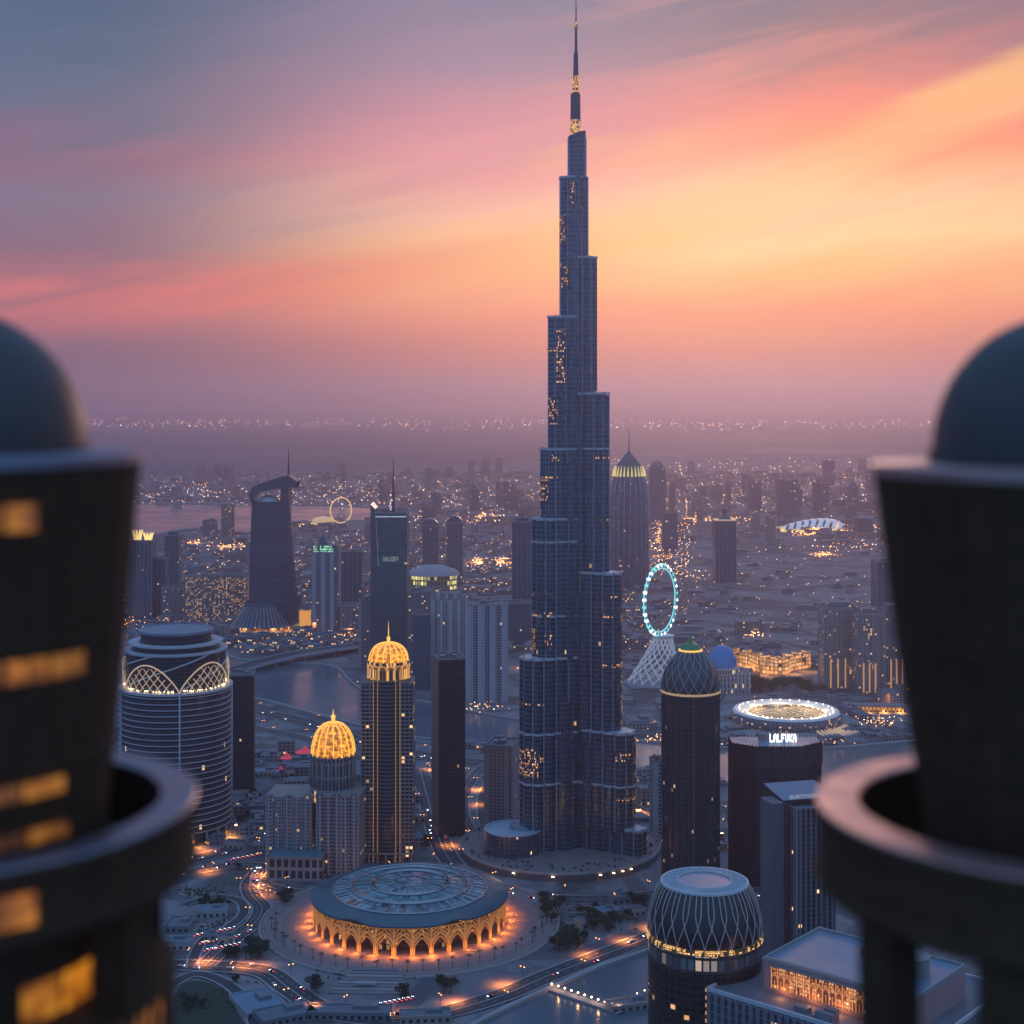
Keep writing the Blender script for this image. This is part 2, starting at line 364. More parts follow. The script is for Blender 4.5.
# ------------------------------------------------------------------ ground sheet, water, roads
def ground_mat():
    m_ = bpy.data.materials.new('desert_city_ground'); m_.use_nodes = True
    q = NG(m_.node_tree); bs = m_.node_tree.nodes['Principled BSDF']
    tc = q.n('ShaderNodeTexCoord'); P = tc.outputs['Object']
    n1 = q.noise(P, 0.0016, 5.0, 0.6, 0.6); n2 = q.noise(P, 0.012, 6.0, 0.65); n3 = q.noise(P, 0.11, 4.0, 0.7)
    vo = q.n('ShaderNodeTexVoronoi', feature='F1', distance='CHEBYCHEV'); vo.inputs['Scale'].default_value = 1/70.0; q.link(P, vo.inputs['Vector'])
    sc_ = q.n('ShaderNodeSeparateColor'); q.link(vo.outputs['Color'], sc_.inputs[0])
    vb = q.n('ShaderNodeTexVoronoi', feature='F1', distance='MANHATTAN'); vb.inputs['Scale'].default_value = 1/17.0; q.link(P, vb.inputs['Vector'])
    sb = q.n('ShaderNodeSeparateColor'); q.link(vb.outputs['Color'], sb.inputs[0])
    ve = q.n('ShaderNodeTexVoronoi', feature='DISTANCE_TO_EDGE'); ve.inputs['Scale'].default_value = 1/150.0; q.link(P, ve.inputs['Vector'])
    base = q.ramp(n1, [(0.3, (0.14, 0.13, 0.15)), (0.5, (0.26, 0.23, 0.24)), (0.68, (0.38, 0.32, 0.31))])
    sx = q.n('ShaderNodeMapping'); sx.inputs['Scale'].default_value = (0.0011, 0.0058, 1); q.link(P, sx.inputs['Vector'])
    n4 = q.noise(sx.outputs[0], 1.0, 5.0, 0.6, 0.5)
    base = q.mix(q.ss(n4, .36, .66, 0, .75), base, q.mix(n2, (0.40, 0.34, 0.36), (0.30, 0.26, 0.28)))
    base = q.mix(q.m('MULTIPLY', q.ss(n4, .46, .34), .7), base, (0.08, 0.09, 0.11))
    base = q.mix(0.42, base, q.mix(sc_.outputs[0], (0.07, 0.07, 0.085), (0.33, 0.28, 0.27)))
    base = q.mix(q.m('MULTIPLY', q.ss(sc_.outputs[1], 0.35, 0.6), 0.5), base, q.mix(sb.outputs[0], (0.05, 0.05, 0.065), (0.36, 0.33, 0.34)))
    base = q.mix(q.m('MULTIPLY', q.ss(sc_.outputs[2], 0.70, 0.78), q.ss(n2, .42, .55)), base, (0.04, 0.05, 0.04))
    base = q.mix(q.ss(n2, 0.35, 0.65, 0.0, 0.45), base, (0.09, 0.085, 0.1))
    base = q.mix(q.ss(n3, 0.3, 0.7, 0.0, 0.35), base, (0.30, 0.27, 0.27))
    road = q.m('LESS_THAN', ve.outputs['Distance'], 0.055)
    base = q.mix(q.m('MULTIPLY', road, 0.6), base, (0.075, 0.075, 0.09))
    q.link(base, bs.inputs['Base Color']); bs.inputs['Roughness'].default_value = 0.8
    bs.inputs['Specular IOR Level'].default_value = 0.3
    return m_
mb = MB()
xs = [-29000, -8000, -2000, 0, 2000, 8000, 29000]; ys = [-900, 600, 2000, 4000, 9000, 22000, 58000]
for i in range(6):
    for j in range(6):
        mb.face([(xs[i], ys[j], 0), (xs[i+1], ys[j], 0), (xs[i+1], ys[j+1], 0), (xs[i], ys[j+1], 0)])
struct(mb.build('ground', ground_mat()))

def water_mat():
    m_ = bpy.data.materials.new('creek_water'); m_.use_nodes = True
    q = NG(m_.node_tree); bs = m_.node_tree.nodes['Principled BSDF']
    tc = q.n('ShaderNodeTexCoord')
    n1 = q.noise(tc.outputs['Object'], 0.12, 4.0, 0.6); n2 = q.noise(tc.outputs['Object'], 0.006, 3.0, 0.5)
    q.link(q.mix(n2, (0.09, 0.125, 0.15), (0.14, 0.175, 0.205)), bs.inputs['Base Color'])
    q.link(q.ss(n2, 0.35, 0.65, 0.12, 0.26), bs.inputs['Roughness'])
    bp = q.n('ShaderNodeBump'); bp.inputs['Strength'].default_value = 0.12; bp.inputs['Distance'].default_value = 1.0
    q.link(n1, bp.inputs['Height']); q.link(bp.outputs[0], bs.inputs['Normal'])
    bs.inputs['IOR'].default_value = 1.33
    return m_
M['water'] = water_mat()
CREEK = [(-150, 636), (60, 630), (125, 632), (200, 645), (240, 660), (300, 664), (335, 668), (352, 684), (378, 697), (420, 702), (470, 712), (525, 722), (590, 734), (640, 742), (700, 746), (760, 752), (850, 748), (905, 743), (1000, 738), (1200, 735),
         (1200, 786), (1000, 790), (900, 786), (830, 792), (740, 786), (640, 772), (580, 757), (525, 748), (470, 744), (420, 739), (362, 727), (300, 711), (252, 699), (200, 702), (130, 716), (60, 727), (-150, 736)]
LAGOON = [(-200, 503), (60, 501), (130, 503), (250, 505), (340, 506), (400, 509), (430, 514), (370, 521), (300, 524), (255, 534), (190, 530), (130, 541), (60, 548), (-200, 552)]
SEA = [(-2600, 430.5), (3400, 430.5), (2400, 452), (1024, 453), (700, 455), (560, 460), (440, 467), (300, 471), (150, 474), (-300, 476), (-1500, 474)]
BASIN = [(520, 1004), (560, 986), (600, 969), (640, 955), (700, 935), (760, 925), (830, 960), (900, 1100), (480, 1100), (440, 1060), (470, 1030)]
POND = [(178, 990), (196, 981), (222, 990), (236, 1010), (245, 1040), (180, 1060), (172, 1015)]
def flat(name, pts_px, z, m_, kind='structure', sm=True, sides=0.0):
    pts = [gp(*p) for p in pts_px]
    if sm: pts = smooth_path(pts, 6, True)
    b = MB(); b.poly(pts, z)
    o = b.build(name, m_); o['kind'] = kind
    return pts
creek_pts = flat('creek_water', CREEK, 0.5, M['water'])
lag_pts = flat('lagoon_water', LAGOON, 0.5, M['water'])
basin_pts = flat('basin_water', BASIN, 0.5, M['water'])
M['sea'] = mat('sea_water', (.05, .065, .09), .62, var=.25, scale=.0006, spec=.3)
flat('sea_water', SEA, 1.0, M['sea'], sm=False)
flat('park_lawn', POND, 0.5, M['lawn'])
# stone embankments along the waterside: a real wall with a pale coping
def embank(pts, z=3.0, w=4.0, cl=True):
    b = MB()
    P = pts+[pts[0]] if cl else pts
    b.ribbon(P, w, z, 0)
    for s_ in (-1, 1):
        prev = None
        for i, p in enumerate(P):
            t = Vector(P[min(i+1, len(P)-1)])-Vector(P[max(i-1, 0)]); t.normalize()
            qp = (p[0]-t.y*s_*w/2, p[1]+t.x*s_*w/2)
            if prev:
                a, c = (prev, qp) if s_ < 0 else (qp, prev)
                b.face([(*a, 0), (*c, 0), (*c, z), (*a, z)])
            prev = qp
    return b
for nm, p in (('creek_embankment', creek_pts), ('lagoon_embankment', lag_pts), ('basin_embankment', basin_pts)):
    struct(embank(p, 3.0 if nm[0] != 'l' else 6.0, 4.0 if nm[0] != 'l' else 12.0).build(nm, M['kerb']))

def inpoly(px, py, P):
    r = False; n = len(P)
    for i in range(n):
        (x1, y1), (x2, y2) = P[i], P[i-1]
        if (y1 > py) != (y2 > py) and px < (x2-x1)*(py-y1)/(y2-y1)+x1: r = not r
    return r
def on_water(px, py): return inpoly(px, py, CREEK) or inpoly(px, py, LAGOON) or inpoly(px, py, BASIN) or (429 < py < 476 and inpoly(px, py, SEA))

ROADS = {   # pixel centre lines on the ground, width in metres
    'creek_highway': ([(-100, 748), (120, 730), (200, 712), (250, 711), (310, 724), (365, 743), (430, 757), (520, 768), (600, 780), (680, 800), (780, 808), (900, 804), (1100, 800)], 30),
    'waterfront_road': ([(250, 727), (310, 740), (365, 760), (420, 772), (462, 778), (480, 776), (530, 783), (600, 796), (660, 817), (740, 832), (900, 830)], 16),
    'slip_road': ([(530, 752), (490, 764), (468, 785), (462, 810), (470, 832), (486, 846)], 14),
    'inner_slip_road': ([(530, 765), (500, 776), (484, 792), (482, 815), (488, 832)], 9),
    'tower_boulevard': ([(420, 770), (428, 800), (436, 830), (448, 858), (470, 878), (510, 893), (570, 900), (640, 897), (700, 885), (760, 868), (830, 850)], 20),
    'palace_avenue': ([(150, 880), (195, 872), (235, 866), (262, 868), (262, 884), (300, 893), (330, 884), (360, 872), (420, 866), (460, 870)], 16),
    'cylinder_avenue': ([(120, 876), (190, 861), (245, 846), (272, 834)], 22),
    'winding_road': ([(262, 868), (250, 884), (252, 896), (262, 908), (256, 922), (238, 936), (222, 950), (205, 966)], 15),
    'park_road': ([(185, 905), (215, 897), (240, 902), (243, 915), (228, 928), (205, 940), (195, 955), (192, 968)], 8),
    'south_boulevard': ([(60, 962), (140, 965), (210, 967), (262, 972), (290, 990), (325, 1011), (380, 1020), (440, 1014), (500, 997), (550, 976), (600, 957), (650, 938), (705, 915), (770, 890), (860, 868)], 20),
    'garden_road': ([(172, 985), (196, 975), (222, 982), (244, 1000), (255, 1024), (262, 1060)], 9),
    'far_arterial': ([(560, 690), (640, 640), (690, 590), (664, 560), (672, 540), (690, 520), (690, 500)], 30),
    'desert_road': ([(610, 640), (700, 612), (800, 620), (900, 600), (1100, 585)], 18),
    'plot_street': ([(640, 570), (760, 590), (900, 575), (1060, 560)], 12),
    'sand_track': ([(700, 640), (780, 628), (860, 640), (1000, 622)], 10),
    'shore_street': ([(120, 560), (240, 556), (330, 548), (420, 552), (520, 545)], 16),
    'quay_street': ([(100, 618), (200, 628), (300, 640), (380, 660), (470, 690), (530, 700)], 14),
    'lagoon_road': ([(230, 640), (300, 600), (330, 570), (345, 540), (420, 530), (560, 528)], 18),
    'east_avenue': ([(640, 736), (720, 700), (700, 660), (760, 640), (860, 655), (1000, 650)], 14),
    'north_road': ([(300, 600), (420, 590), (560, 575), (700, 560), (850, 548), (1100, 540)], 24),
}
road_pts = {}
zr = 0.6
for nm, (pp, w) in ROADS.items():
    pts = smooth_path([gp(*p) for p in pp], 10); road_pts[nm] = pts
    b = MB(); b.ribbon(pts, w, zr, 0)
    for s_ in (-1, 1):                                   # raised pale kerbs
        off = []
        for i, p in enumerate(pts):
            t = Vector(pts[min(i+1, len(pts)-1)])-Vector(pts[max(i-1, 0)]); t.normalize()
            off.append((p[0]-t.y*s_*(w/2+0.6), p[1]+t.x*s_*(w/2+0.6)))
        b.ribbon(off, 1.6, zr+0.16, 1)
    if w >= 14:                                          # median and dashes
        b.ribbon(pts, 1.2 if w > 17 else 0.5, zr+0.15, 1 if w > 17 else 2)
        for s_ in ((-1, 1) if w < 24 else (-2, -1, 1, 2)):
            o_ = w*(0.25 if w < 24 else 0.17)*s_
            acc = 0
            for i in range(len(pts)-1):
                if i % 2: continue
                a, c = Vector(pts[i]), Vector(pts[i+1]); t = (c-a).normalized(); nn = Vector((-t.y, t.x))
                L = (c-a).length; k = 0
                while k*9 < min(L, 80):
                    q0, q1 = a+t*(k*9)+nn*o_, a+t*(k*9+4)+nn*o_
                    b.ribbon([tuple(q0), tuple(q1)], 0.35, zr+0.12, 2); k += 1
    struct(b.build(nm, [M['asphalt'], M['kerb'], M['paint']])); zr += 0.02

# arena plaza
AX, AY = gp(410, 922.5); AY = 1268.0; AX = xat(410, AY)
b = MB(); b.disc(AX, AY, 0.95, 124, 96, 0)
b.prism(circ(AX, AY, 126, 96), 0.0, 1.15, 1, None); b.tube([(AX+125*cos(2*pi*i/96), AY+125*sin(2*pi*i/96), 1.1) for i in range(96)], 0.8, 5, True, 1)
for r_ in (96, 108, 117): b.ribbon([(AX+r_*cos(2*pi*i/96), AY+r_*sin(2*pi*i/96)) for i in range(97)], 0.5, 0.98, 1)
for i in range(48):
    t = 2*pi*i/48; b.ribbon([(AX+97*cos(t), AY+97*sin(t)), (AX+116*cos(t), AY+116*sin(t))], 0.35, 0.98, 1)
struct(b.build('arena_plaza', [M['paving'], M['kerb']]))

# ------------------------------------------------------------------ haze: one closed box of thin pale air
hm = bpy.data.materials.new('haze'); hm.use_nodes = True; ht = hm.node_tree
for nd in list(ht.nodes):
    if nd.type == 'BSDF_PRINCIPLED': ht.nodes.remove(nd)
pv = ht.nodes.new('ShaderNodeVolumePrincipled')
pv.inputs['Color'].default_value = (0.95, 0.76, 0.84, 1); pv.inputs['Density'].default_value = 0.000066
pv.inputs['Anisotropy'].default_value = 0.74
ht.links.new(pv.outputs[0], [n for n in ht.nodes if n.type == 'OUTPUT_MATERIAL'][0].inputs['Volume'])
b = MB(); b.prism(rect(0, 29000, 59000, 60500), -1.0, 905.0, bottom=True)
hz = b.build('haze', hm); hz['kind'] = 'stuff'; hz['label'] = 'thin mauve evening haze lying over the city'

# ------------------------------------------------------------------ main tower
MAT_TOWER = facade('tower_glass', (0.12, 0.20, 0.26), (0.032, 0.11, 0.165), fh=4.6, bw=2.6, mu=0.12, mv=0.24, p=0.002, es=.9, rough=0.14, cl=1.0, wr=0.3, metal=0.6)
MAT_TOWER_HOT = facade('tower_lit_floors', (0.10, 0.13, 0.18), (0.05, 0.08, 0.13), fh=2.7, bw=1.2, mu=0.35, mv=0.4, p=0.34, lit=(1.0, 0.40, 0.07), es=1.1, rough=0.2, cl=0, wr=0.35, metal=0.3)
MAT_SPIRE_GLOW = facade('spire_uplit', (0.25, 0.18, 0.1), (0.06, 0.08, 0.1), fh=2.2, bw=1.3, mu=0.15, mv=0.2, p=0.72, lit=(1.0, 0.40, 0.06), es=1.0, cl=0)  # uplight on the spire put into a gold glowing cell pattern
M['fin'] = mat('tower_fin', (0.34, 0.44, 0.56), 0.25, 0.9, var=0.1)
M['flute_highlight'] = mat('tower_flute_highlight', (0.42, 0.48, 0.54), 0.35, 0.25, var=0.1)  # pale tone standing for the bright vertical highlights between the flutes
TY = 1470.0; TX = xat(575, TY)
def capsule(L, r, ang, n=14, back=0.0):
    """rounded bar from the core outwards along ang"""
    ca, sa = cos(ang), sin(ang); pts = []
    ex, ey = L*ca, L*sa
    for i in range(n+1):
        t = ang-pi/2+pi*i/n; pts.append((ex+r*cos(t), ey+r*sin(t)))
    for i in range(n+1):
        t = ang+pi/2+pi*i/n; pts.append((-back*ca+r*cos(t), -back*sa+r*sin(t)))
    return lobed(pts)
def lobed(pts, per=13.0, amp=3.6):
    n = len(pts); L = [0]
    for i in range(n): a, c = pts[i], pts[(i+1) % n]; L.append(L[-1]+sqrt((a[0]-c[0])**2+(a[1]-c[1])**2))
    tot = L[-1]; k = max(6, round(tot/per)); out = []; m = k*7; j = 0
    for q in range(m):
        s_ = tot*q/m
        while L[j+1] < s_: j += 1
        a, c = Vector(pts[j]), Vector(pts[(j+1) % n]); d_ = L[j+1]-L[j]
        if d_ < 1e-6: continue
        t = (c-a)/d_; p = a+t*(s_-L[j]); nv = Vector((t.y, -t.x))
        p = p+nv*(amp*abs(sin(pi*(q % 7)/7))**.8-amp*.86); out.append((p.x, p.y))
    return out
def piers(b, plan, z0, z1, r, mi, every=7):  # posts added along the lobe cusps to draw highlight lines
    for i in range(0, len(plan), every):
        x, y = plan[i]; b.prism(circ(x, y, r, 6), z0, z1, mi, mi)
def fins(b, plan, z0, z1, step, d=0.7, t=0.5, mi=1):
    n = len(plan); acc = 0.0; nxt = step/2
    for i in range(n):
        a, c = Vector(plan[i]), Vector(plan[(i+1) % n]); L = (c-a).length
        if L < 1e-6: continue
        tv = (c-a)/L; nv = Vector((tv.y, -tv.x))
        while nxt <= acc+L:
            p = a+tv*(nxt-acc); q = [p-tv*t/2, p+nv*d-tv*t/4, p+nv*d+tv*t/4, p+tv*t/2]
            b.prism([tuple(x) for x in q], z0, z1, mi, mi, closed=False); nxt += step
        acc += L
def offset(plan, d):
    n = len(plan); out = []
    for i in range(n):
        a, c = Vector(plan[i-1]), Vector(plan[(i+1) % n]); t = (c-a).normalized(); out.append((plan[i][0]+t.y*d, plan[i][1]-t.x*d))
    return out
tower = thing('supertall_skyscraper', 'tallest stepped skyscraper with a needle spire, rising far above every other tower', 'skyscraper', (TX, TY))
S = 0.9735
Z = lambda py: zat(py, TY)
LT = [(55, 654, 16.5), (43, 517, 14.5), (35, 448, 13.4), (28, 317, 12.4), (16, 178, 11.6)]
RT = [(68, 818, 9.0), (58, 725, 14.0), (45, 570, 13.0), (33, 393, 10.6), (21, 258, 10.0)]
BT = [(52, 690, 15.5), (44, 545, 13.8), (34, 420, 12.6), (26, 290, 11.4), (15, 200, 10.8)]
for tiers, ang, nm in ((LT, radians(203), 'tower_wing'), (RT, radians(328), 'tower_wing'), (BT, radians(88), 'tower_wing')):
    zprev = 0.0
    wing = MB(); led = MB()
    for k, (ext, top, r) in enumerate(tiers):
        e = ext*S; L = max(2.0, (e-r)/max(abs(cos(ang)), .5)) if nm and abs(cos(ang)) > .2 else e-r
        pl = capsule(L, r, ang); z1 = Z(top); z0 = max(0.0, zprev-3)
        wing.prism(pl, z0, z1, 0, 2); piers(wing, pl, z0, z1+1.0, 1.0, 3); fins(wing, pl, z0, z1+1.2, 6.5, 0.5, 0.5, 1)
        # scalloped bays on the flanks, ending a little lower than their tier
        for sgn in (-1, 1):
            for fr, rr in ((0.42, 0.52),):
                cxx = L*fr*cos(ang)-sgn*r*0.66*sin(ang); cyy = L*fr*sin(ang)+sgn*r*0.66*cos(ang)
                cp = circ(cxx, cyy, r*rr, 20); zt = z1-(z1-zprev)*0.22*(1 if sgn > 0 else 0.55)
                wing.prism(cp, z0+0.5, zt, 0, 2); fins(wing, cp, z0+0.5, zt+1.0, 3.0, 0.6, 0.5, 1)
        led.prism(offset(pl, 0.9), z1-1.6, z1+0.5, 0, None); led.prism(offset(pl, 0.0), z1-1.6, z1+0.5, 0, 0)
        for py in (728, 777, 613, 448, 540, 655):
            zz = Z(py)
            if z0+8 < zz < z1-6 and (k == 0 or k == 1 or py == 448): led.prism(offset(pl, 1.0), zz-0.9, zz+0.9, 0, 0, True)
        zprev = z1
    w_ = wing.build(nm, [MAT_TOWER, M['fin'], M['roof'], M['flute_highlight']], tower)
    led.build('floor_ledge', M['ledge'], w_)
core = MB()
cp = capsule(0.5, 13.0, radians(270), 14); core.prism(cp, 0, Z(178), 0, 2); fins(core, cp, 0, Z(178), 3.0, 0.6, 0.5, 1)
cp = circ(2.0, 0, 8.9, 24); core.prism(cp, Z(180), lambda x, y: Z(137)+(x+7)*0.34, 0, 2); fins(core, cp, Z(180), Z(138), 2.8, 0.5, 0.4, 1)
core.build('tower_core', [MAT_TOWER, M['fin'], M['roof']], tower)
# lit floors: short curved strips standing just proud of the glass
hot = MB()
def strip(ang, e, r, a0, a1, z0, z1):
    e += .45/S
    L = (e*S-r)/abs(cos(ang)); ex, ey = L*cos(ang), L*sin(ang)
    hot.prism([(ex+(r+0.35)*cos(ang+t), ey+(r+0.35)*sin(ang+t)) for t in [a0+(a1-a0)*i/10 for i in range(11)]], z0, z1, 0, None, closed=False)
la, ra = radians(203), radians(328)
strip(la, 55, 16.5, -.7, 1.3, Z(770), Z(742)); strip(la, 55, 16.5, 0.9, 1.57, Z(755), Z(748)); strip(ra, 58, 14, -1.57, -.4, Z(752), Z(743))
strip(la, 43, 14.5, -.9, .3, Z(650), Z(626)); strip(la, 43, 14.5, 0.0, 1.57, Z(614), Z(608)); strip(ra, 45, 13, -1.57, -.5, Z(614), Z(608))
strip(la, 43, 14.5, 1.0, 1.5, Z(645), Z(630)); strip(la, 35, 13.4, -.1, .8, Z(500), Z(478)); strip(la, 28, 12.4, 0.1, 1.0, Z(424), Z(398))
strip(la, 28, 12.4, 0.9, 1.57, Z(384), Z(330)); strip(la, 35, 13.4, 1.0, 1.57, Z(460), Z(454))
strip(la, 16, 11.6, 0.0, .7, Z(246), Z(216)); strip(la, 16, 11.6, 0.3, .9, Z(290), Z(268)); strip(la, 16, 11.6, 1.1, 1.57, Z(205), Z(182))
for (a_, e_, r_, q0, q1, y0, y1) in ((la, 43, 14.5, -1.2, 1.5, 663, 660), (ra, 45, 13, -1.5, .9, 662, 659), (la, 43, 14.5, -1.0, 1.57, 593, 590.5), (ra, 45, 13, -1.5, .9, 594, 591.5), (la, 35, 13.4, .2, 1.57, 478, 475.5), (ra, 33, 10.6, -1.4, .6, 458, 455), (la, 28, 12.4, -.6, 1.5, 352, 349.5), (la, 55, 16.5, -1.0, 1.5, 700, 697.5), (ra, 58, 14, -1.5, .9, 790, 787.5), (ra, 33, 10.6, -1.4, .6, 520, 517.5)):
    strip(a_, e_, r_+.4, q0, q1, Z(y0), Z(y1))
for tiers_, ang_, t0_, t1_ in ((RT, ra, .38, .74), (LT, la, -.62, -.22)):
    for k_ in range(len(tiers_)):
        ext_, top_, r_ = tiers_[k_]; bot_ = tiers_[k_-1][1]-4 if k_ else 845
        if (ang_ == la and k_ not in (0, 1)) or bot_-top_ < 20: continue
        if ang_ == la and k_ == 0: continue
        strip(ang_, ext_, r_+.4, t0_, t1_, Z(bot_), Z(top_+6))
hot.build('lit_floors', MAT_TOWER_HOT, tower)
sp = MB()
sp.lathe([(5.4, Z(137)), (4.9, Z(112)), (4.7, Z(94))], 0.5, 0, 20, 0); sp.disc(0.5, 0, Z(94), 4.7, 20, 0)
sp.lathe([(3.1, Z(94)), (2.5, Z(70)), (2.2, Z(53))], 0.8, 0, 16, 0); sp.disc(0.8, 0, Z(53), 2.2, 16, 0)
sp.lathe([(1.5, Z(53)), (1.0, Z(27)), (0.7, Z(20)), (0.35, Z(1)), (0.0, Z(0))], 1.0, 0, 10, 0)
spo = sp.build('spire', [mat('spire_steel', (0.10, 0.12, 0.16), 0.35, 0.6)], tower)
sg = MB(); sg.lathe([(5.7, Z(136)), (5.3, Z(120))], 0.5, 0, 20); sg.lathe([(3.4, Z(93)), (3.0, Z(76))], 0.8, 0, 16); sg.lathe([(1.9, Z(29)), (1.6, Z(22))], 1.0, 0, 10)  # glowing sleeves in place of light thrown up the spire
sg.build('spire_uplight_glow', MAT_SPIRE_GLOW, spo)

# terrace, ring wall and the low curved annex at the tower's foot
ter = thing('tower_podium', 'round paved terrace with a low curved wall under the tallest tower', 'podium', (xat(560, TY-2), TY-2))
b = MB(); b.prism(circ(0, 0, 96, 96), 0.0, 7.0, 0, 1); b.prism(circ(0, 0, 97.2, 96), 6.2, 7.8, 2, None); b.build('terrace', [mat('podium_wall', (0.13, 0.125, 0.14), 0.7, var=.3), M['paving'], M['kerb']], ter)
b = MB(); b.tube([(96.5*cos(2*pi*i/96), 96.5*sin(2*pi*i/96), 7.9) for i in range(96)], 0.7, 5, True); b.build('parapet', M['kerb'], ter)
b = MB()
for i in range(150):
    a = random.uniform(0, 2*pi); r_ = random.uniform(70, 92); s_ = random.uniform(0.7, 1.6); b.octa(r_*cos(a), r_*sin(a), 7.0+s_, s_)
b.build('planting', M['leaf'], ter)
for a_ in (-62, -56, -50, -96, -70, -118):
    t = radians(a_); b = MB(); b.octa(97.9*cos(t), 97.9*sin(t), 5.2, .7); b.octa(97.9*cos(t+.015), 97.9*sin(t+.015), 5.0, .6); b.build('wall_lamp', M['lamp_warm'], ter)
an = thing('curved_annex', 'low drum shaped glass annex with a pale blue roof against the tallest tower', 'annex', (xat(513, 1446), 1446))
b = MB(); pl = circ(0, 0, 27, 48); b.prism(pl, 6.5, 27, 0, 1); fins(b, pl, 6.5, 27, 4.2, 0.6, 0.6, 2)
b.build('drum_wall', [facade('annex_glass', (0.1, 0.12, 0.16), (0.04, 0.06, 0.09), 4, 2.4, p=.02), mat('annex_roof', (0.42, 0.5, 0.58), 0.4, var=.2), M['fin']], an)
b = MB(); b.lathe([(26.2, 27), (27.6, 27), (27.6, 28.4), (26.2, 28.4), (26.2, 27)], n=48); b.build('roof_rim', M['ledge'], an)
b = MB(); b.lathe([(13, 27.01), (12, 30), (0.0, 31.5)], 9, 6, n=32); b.build('roof_canopy', mat('annex_canopy', (0.2, 0.25, 0.3), 0.35), an)

# ------------------------------------------------------------------ foreground turrets
def window_glow(es):
    m_ = glow_mat('turret_window', (1.0, 0.36, 0.02), es); q = NG(m_.node_tree); bs = m_.node_tree.nodes['Principled BSDF']
    tc = q.n('ShaderNodeTexCoord'); nz = q.noise(tc.outputs['Object'], 1.3, 2.0, .5)
    q.link(q.ramp(nz, [(.3, (.55, .14, .005)), (.55, (.9, .30, .012)), (.75, (1, .45, .03))]), bs.inputs['Emission Color']); q.link(q.ss(nz, .3, .7, es*.45, es*1.15), bs.inputs['Emission Strength'])
    return m_
def turret(px_c, spec, label, ringcol):
    d = 40.0; k = d/F
    root = thing('rooftop_turret', label, 'turret', (xat(px_c, d), d))
    zz = lambda py: zat(py, d)
    Rd, Rr, Rb, RR, Ri = (spec[x]*k for x in ('dome', 'rim', 'waist', 'ring', 'ringin'))
    yr, yring = spec['rim_y'], spec['ring_y']; zring = zz(yring); zrb = zring-spec['ring_h']
    zd = zz(spec['dome_y'])
    body = MB()
    prof = [(Rb*0.985, zrb+0.1), (Rb, zring), (Rb+(Rr-Rb)*.52, zz(yr+170)), (Rr*0.975, zz(yr+20)), (Rr*.985, zz(yr+12))]
    body.lathe(prof, n=96)
    for py in (yr+175, yr+290): 
        r_ = Rb+(Rr-Rb)*(1-(py-yr)/(yring-yr)); z_ = zz(py); body.lathe([(r_, z_-.10), (r_+.07, z_-.06), (r_+.07, z_+.06), (r_, z_+.10)], n=96)
    MBODY = mat('turret_body', (0.085, 0.042, 0.024), 0.7, 0.0, var=0.5, scale=1.6, spec=.12)
    for i in range(30):
        t = 2*pi*i/30+.05
        body.tube([((r_+.01)*cos(t), (r_+.01)*sin(t), z_) for r_, z_ in prof], .022, 4)
    bo = body.build('turret_body', MBODY, root)
    rim = MB(); rim.lathe([(Rr*.97, zz(yr+14)), (Rr, zz(yr+10)), (Rr, zz(yr+1.5)), (Rr*.99, zz(yr)), (Rd*0.98, zz(yr)+.05)], n=96); rim.build('rim', ringcol, root)
    dm = MB(); hh = spec['dome_h']*k
    dm.lathe([(Rd*1.03, zz(yr)+.02), (Rd*1.03, zd), (Rd, zd+.04)]+[(Rd*cos(t*pi/48), zd+.04+hh*sin(t*pi/48)) for t in range(1, 24)]+[(0, zd+.04+hh)], n=96)
    dm.lathe([(.12, zd+hh), (.1, zd+hh+.5), (.28, zd+hh+.75), (.1, zd+hh+1.0), (0, zd+hh+1.9)], n=16)
    dm.build('dome', mat('turret_dome', (0.085, 0.066, 0.064), 0.5, 0.1, var=0.35, scale=1.2, spec=.4), root)
    rg = MB()
    rg.lathe([(Ri, zrb), (RR*.985, zrb), (RR, zrb+.12), (RR, zrb+.35), (RR*.985, zrb+.42), (RR*.985, zring-.5), (RR, zring-.42), (RR, zring-.05)], n=128, mi=1)
    rg.lathe([(RR, zring-.05), (RR*.993, zring), (Ri*1.01, zring), (Ri, zring-.06)], n=128, mi=0)
    rg.lathe([(Ri, zring-.06), (Ri, zrb)], n=128, mi=1)
    ro = rg.build('balcony_ring', [ringcol, MBODY], root)
    br = MB()
    for i in range(spec['nbr']):
        a = spec['br0']+2*pi*i/spec['nbr']; c0, s0 = cos(a), sin(a)
        br.prism([(Rb*.9*c0+.14*s0, Rb*.9*s0-.14*c0), (Ri*1.02*c0+.14*s0, Ri*1.02*s0-.14*c0), (Ri*1.02*c0-.14*s0, Ri*1.02*s0+.14*c0), (Rb*.9*c0-.14*s0, Rb*.9*s0+.14*c0)], zrb+.05, zrb+.5, bottom=True)
    br.build('bracket', MBODY, ro)
    zlow = zrb-17
    for a in spec['posts']:
        t = radians(-90+a); p_ = MB(); rp = spec['post_r']; p_.box(rp*cos(t), rp*sin(t), zlow, 1.0, spec['post_w'], zrb-zlow+.02, t)
        p_.build('post', MBODY, root)
    # stages below the frame, down to the ground
    low = MB()
    if spec['drum']:
        low.lathe([(spec['drum'], zlow), (spec['drum'], zrb+.05)], n=64)
        low.lathe([(6.3, zlow), (6.3, zrb-2.75), (6.15, zrb-2.7), (spec['drum'], zrb-2.7)], n=64)
    low.lathe([(7.5, 0), (7.5, zlow-.6), (7.9, zlow-.5), (7.9, zlow), (0, zlow+.02)], n=64)
    low.build('shaft', MBODY, root)
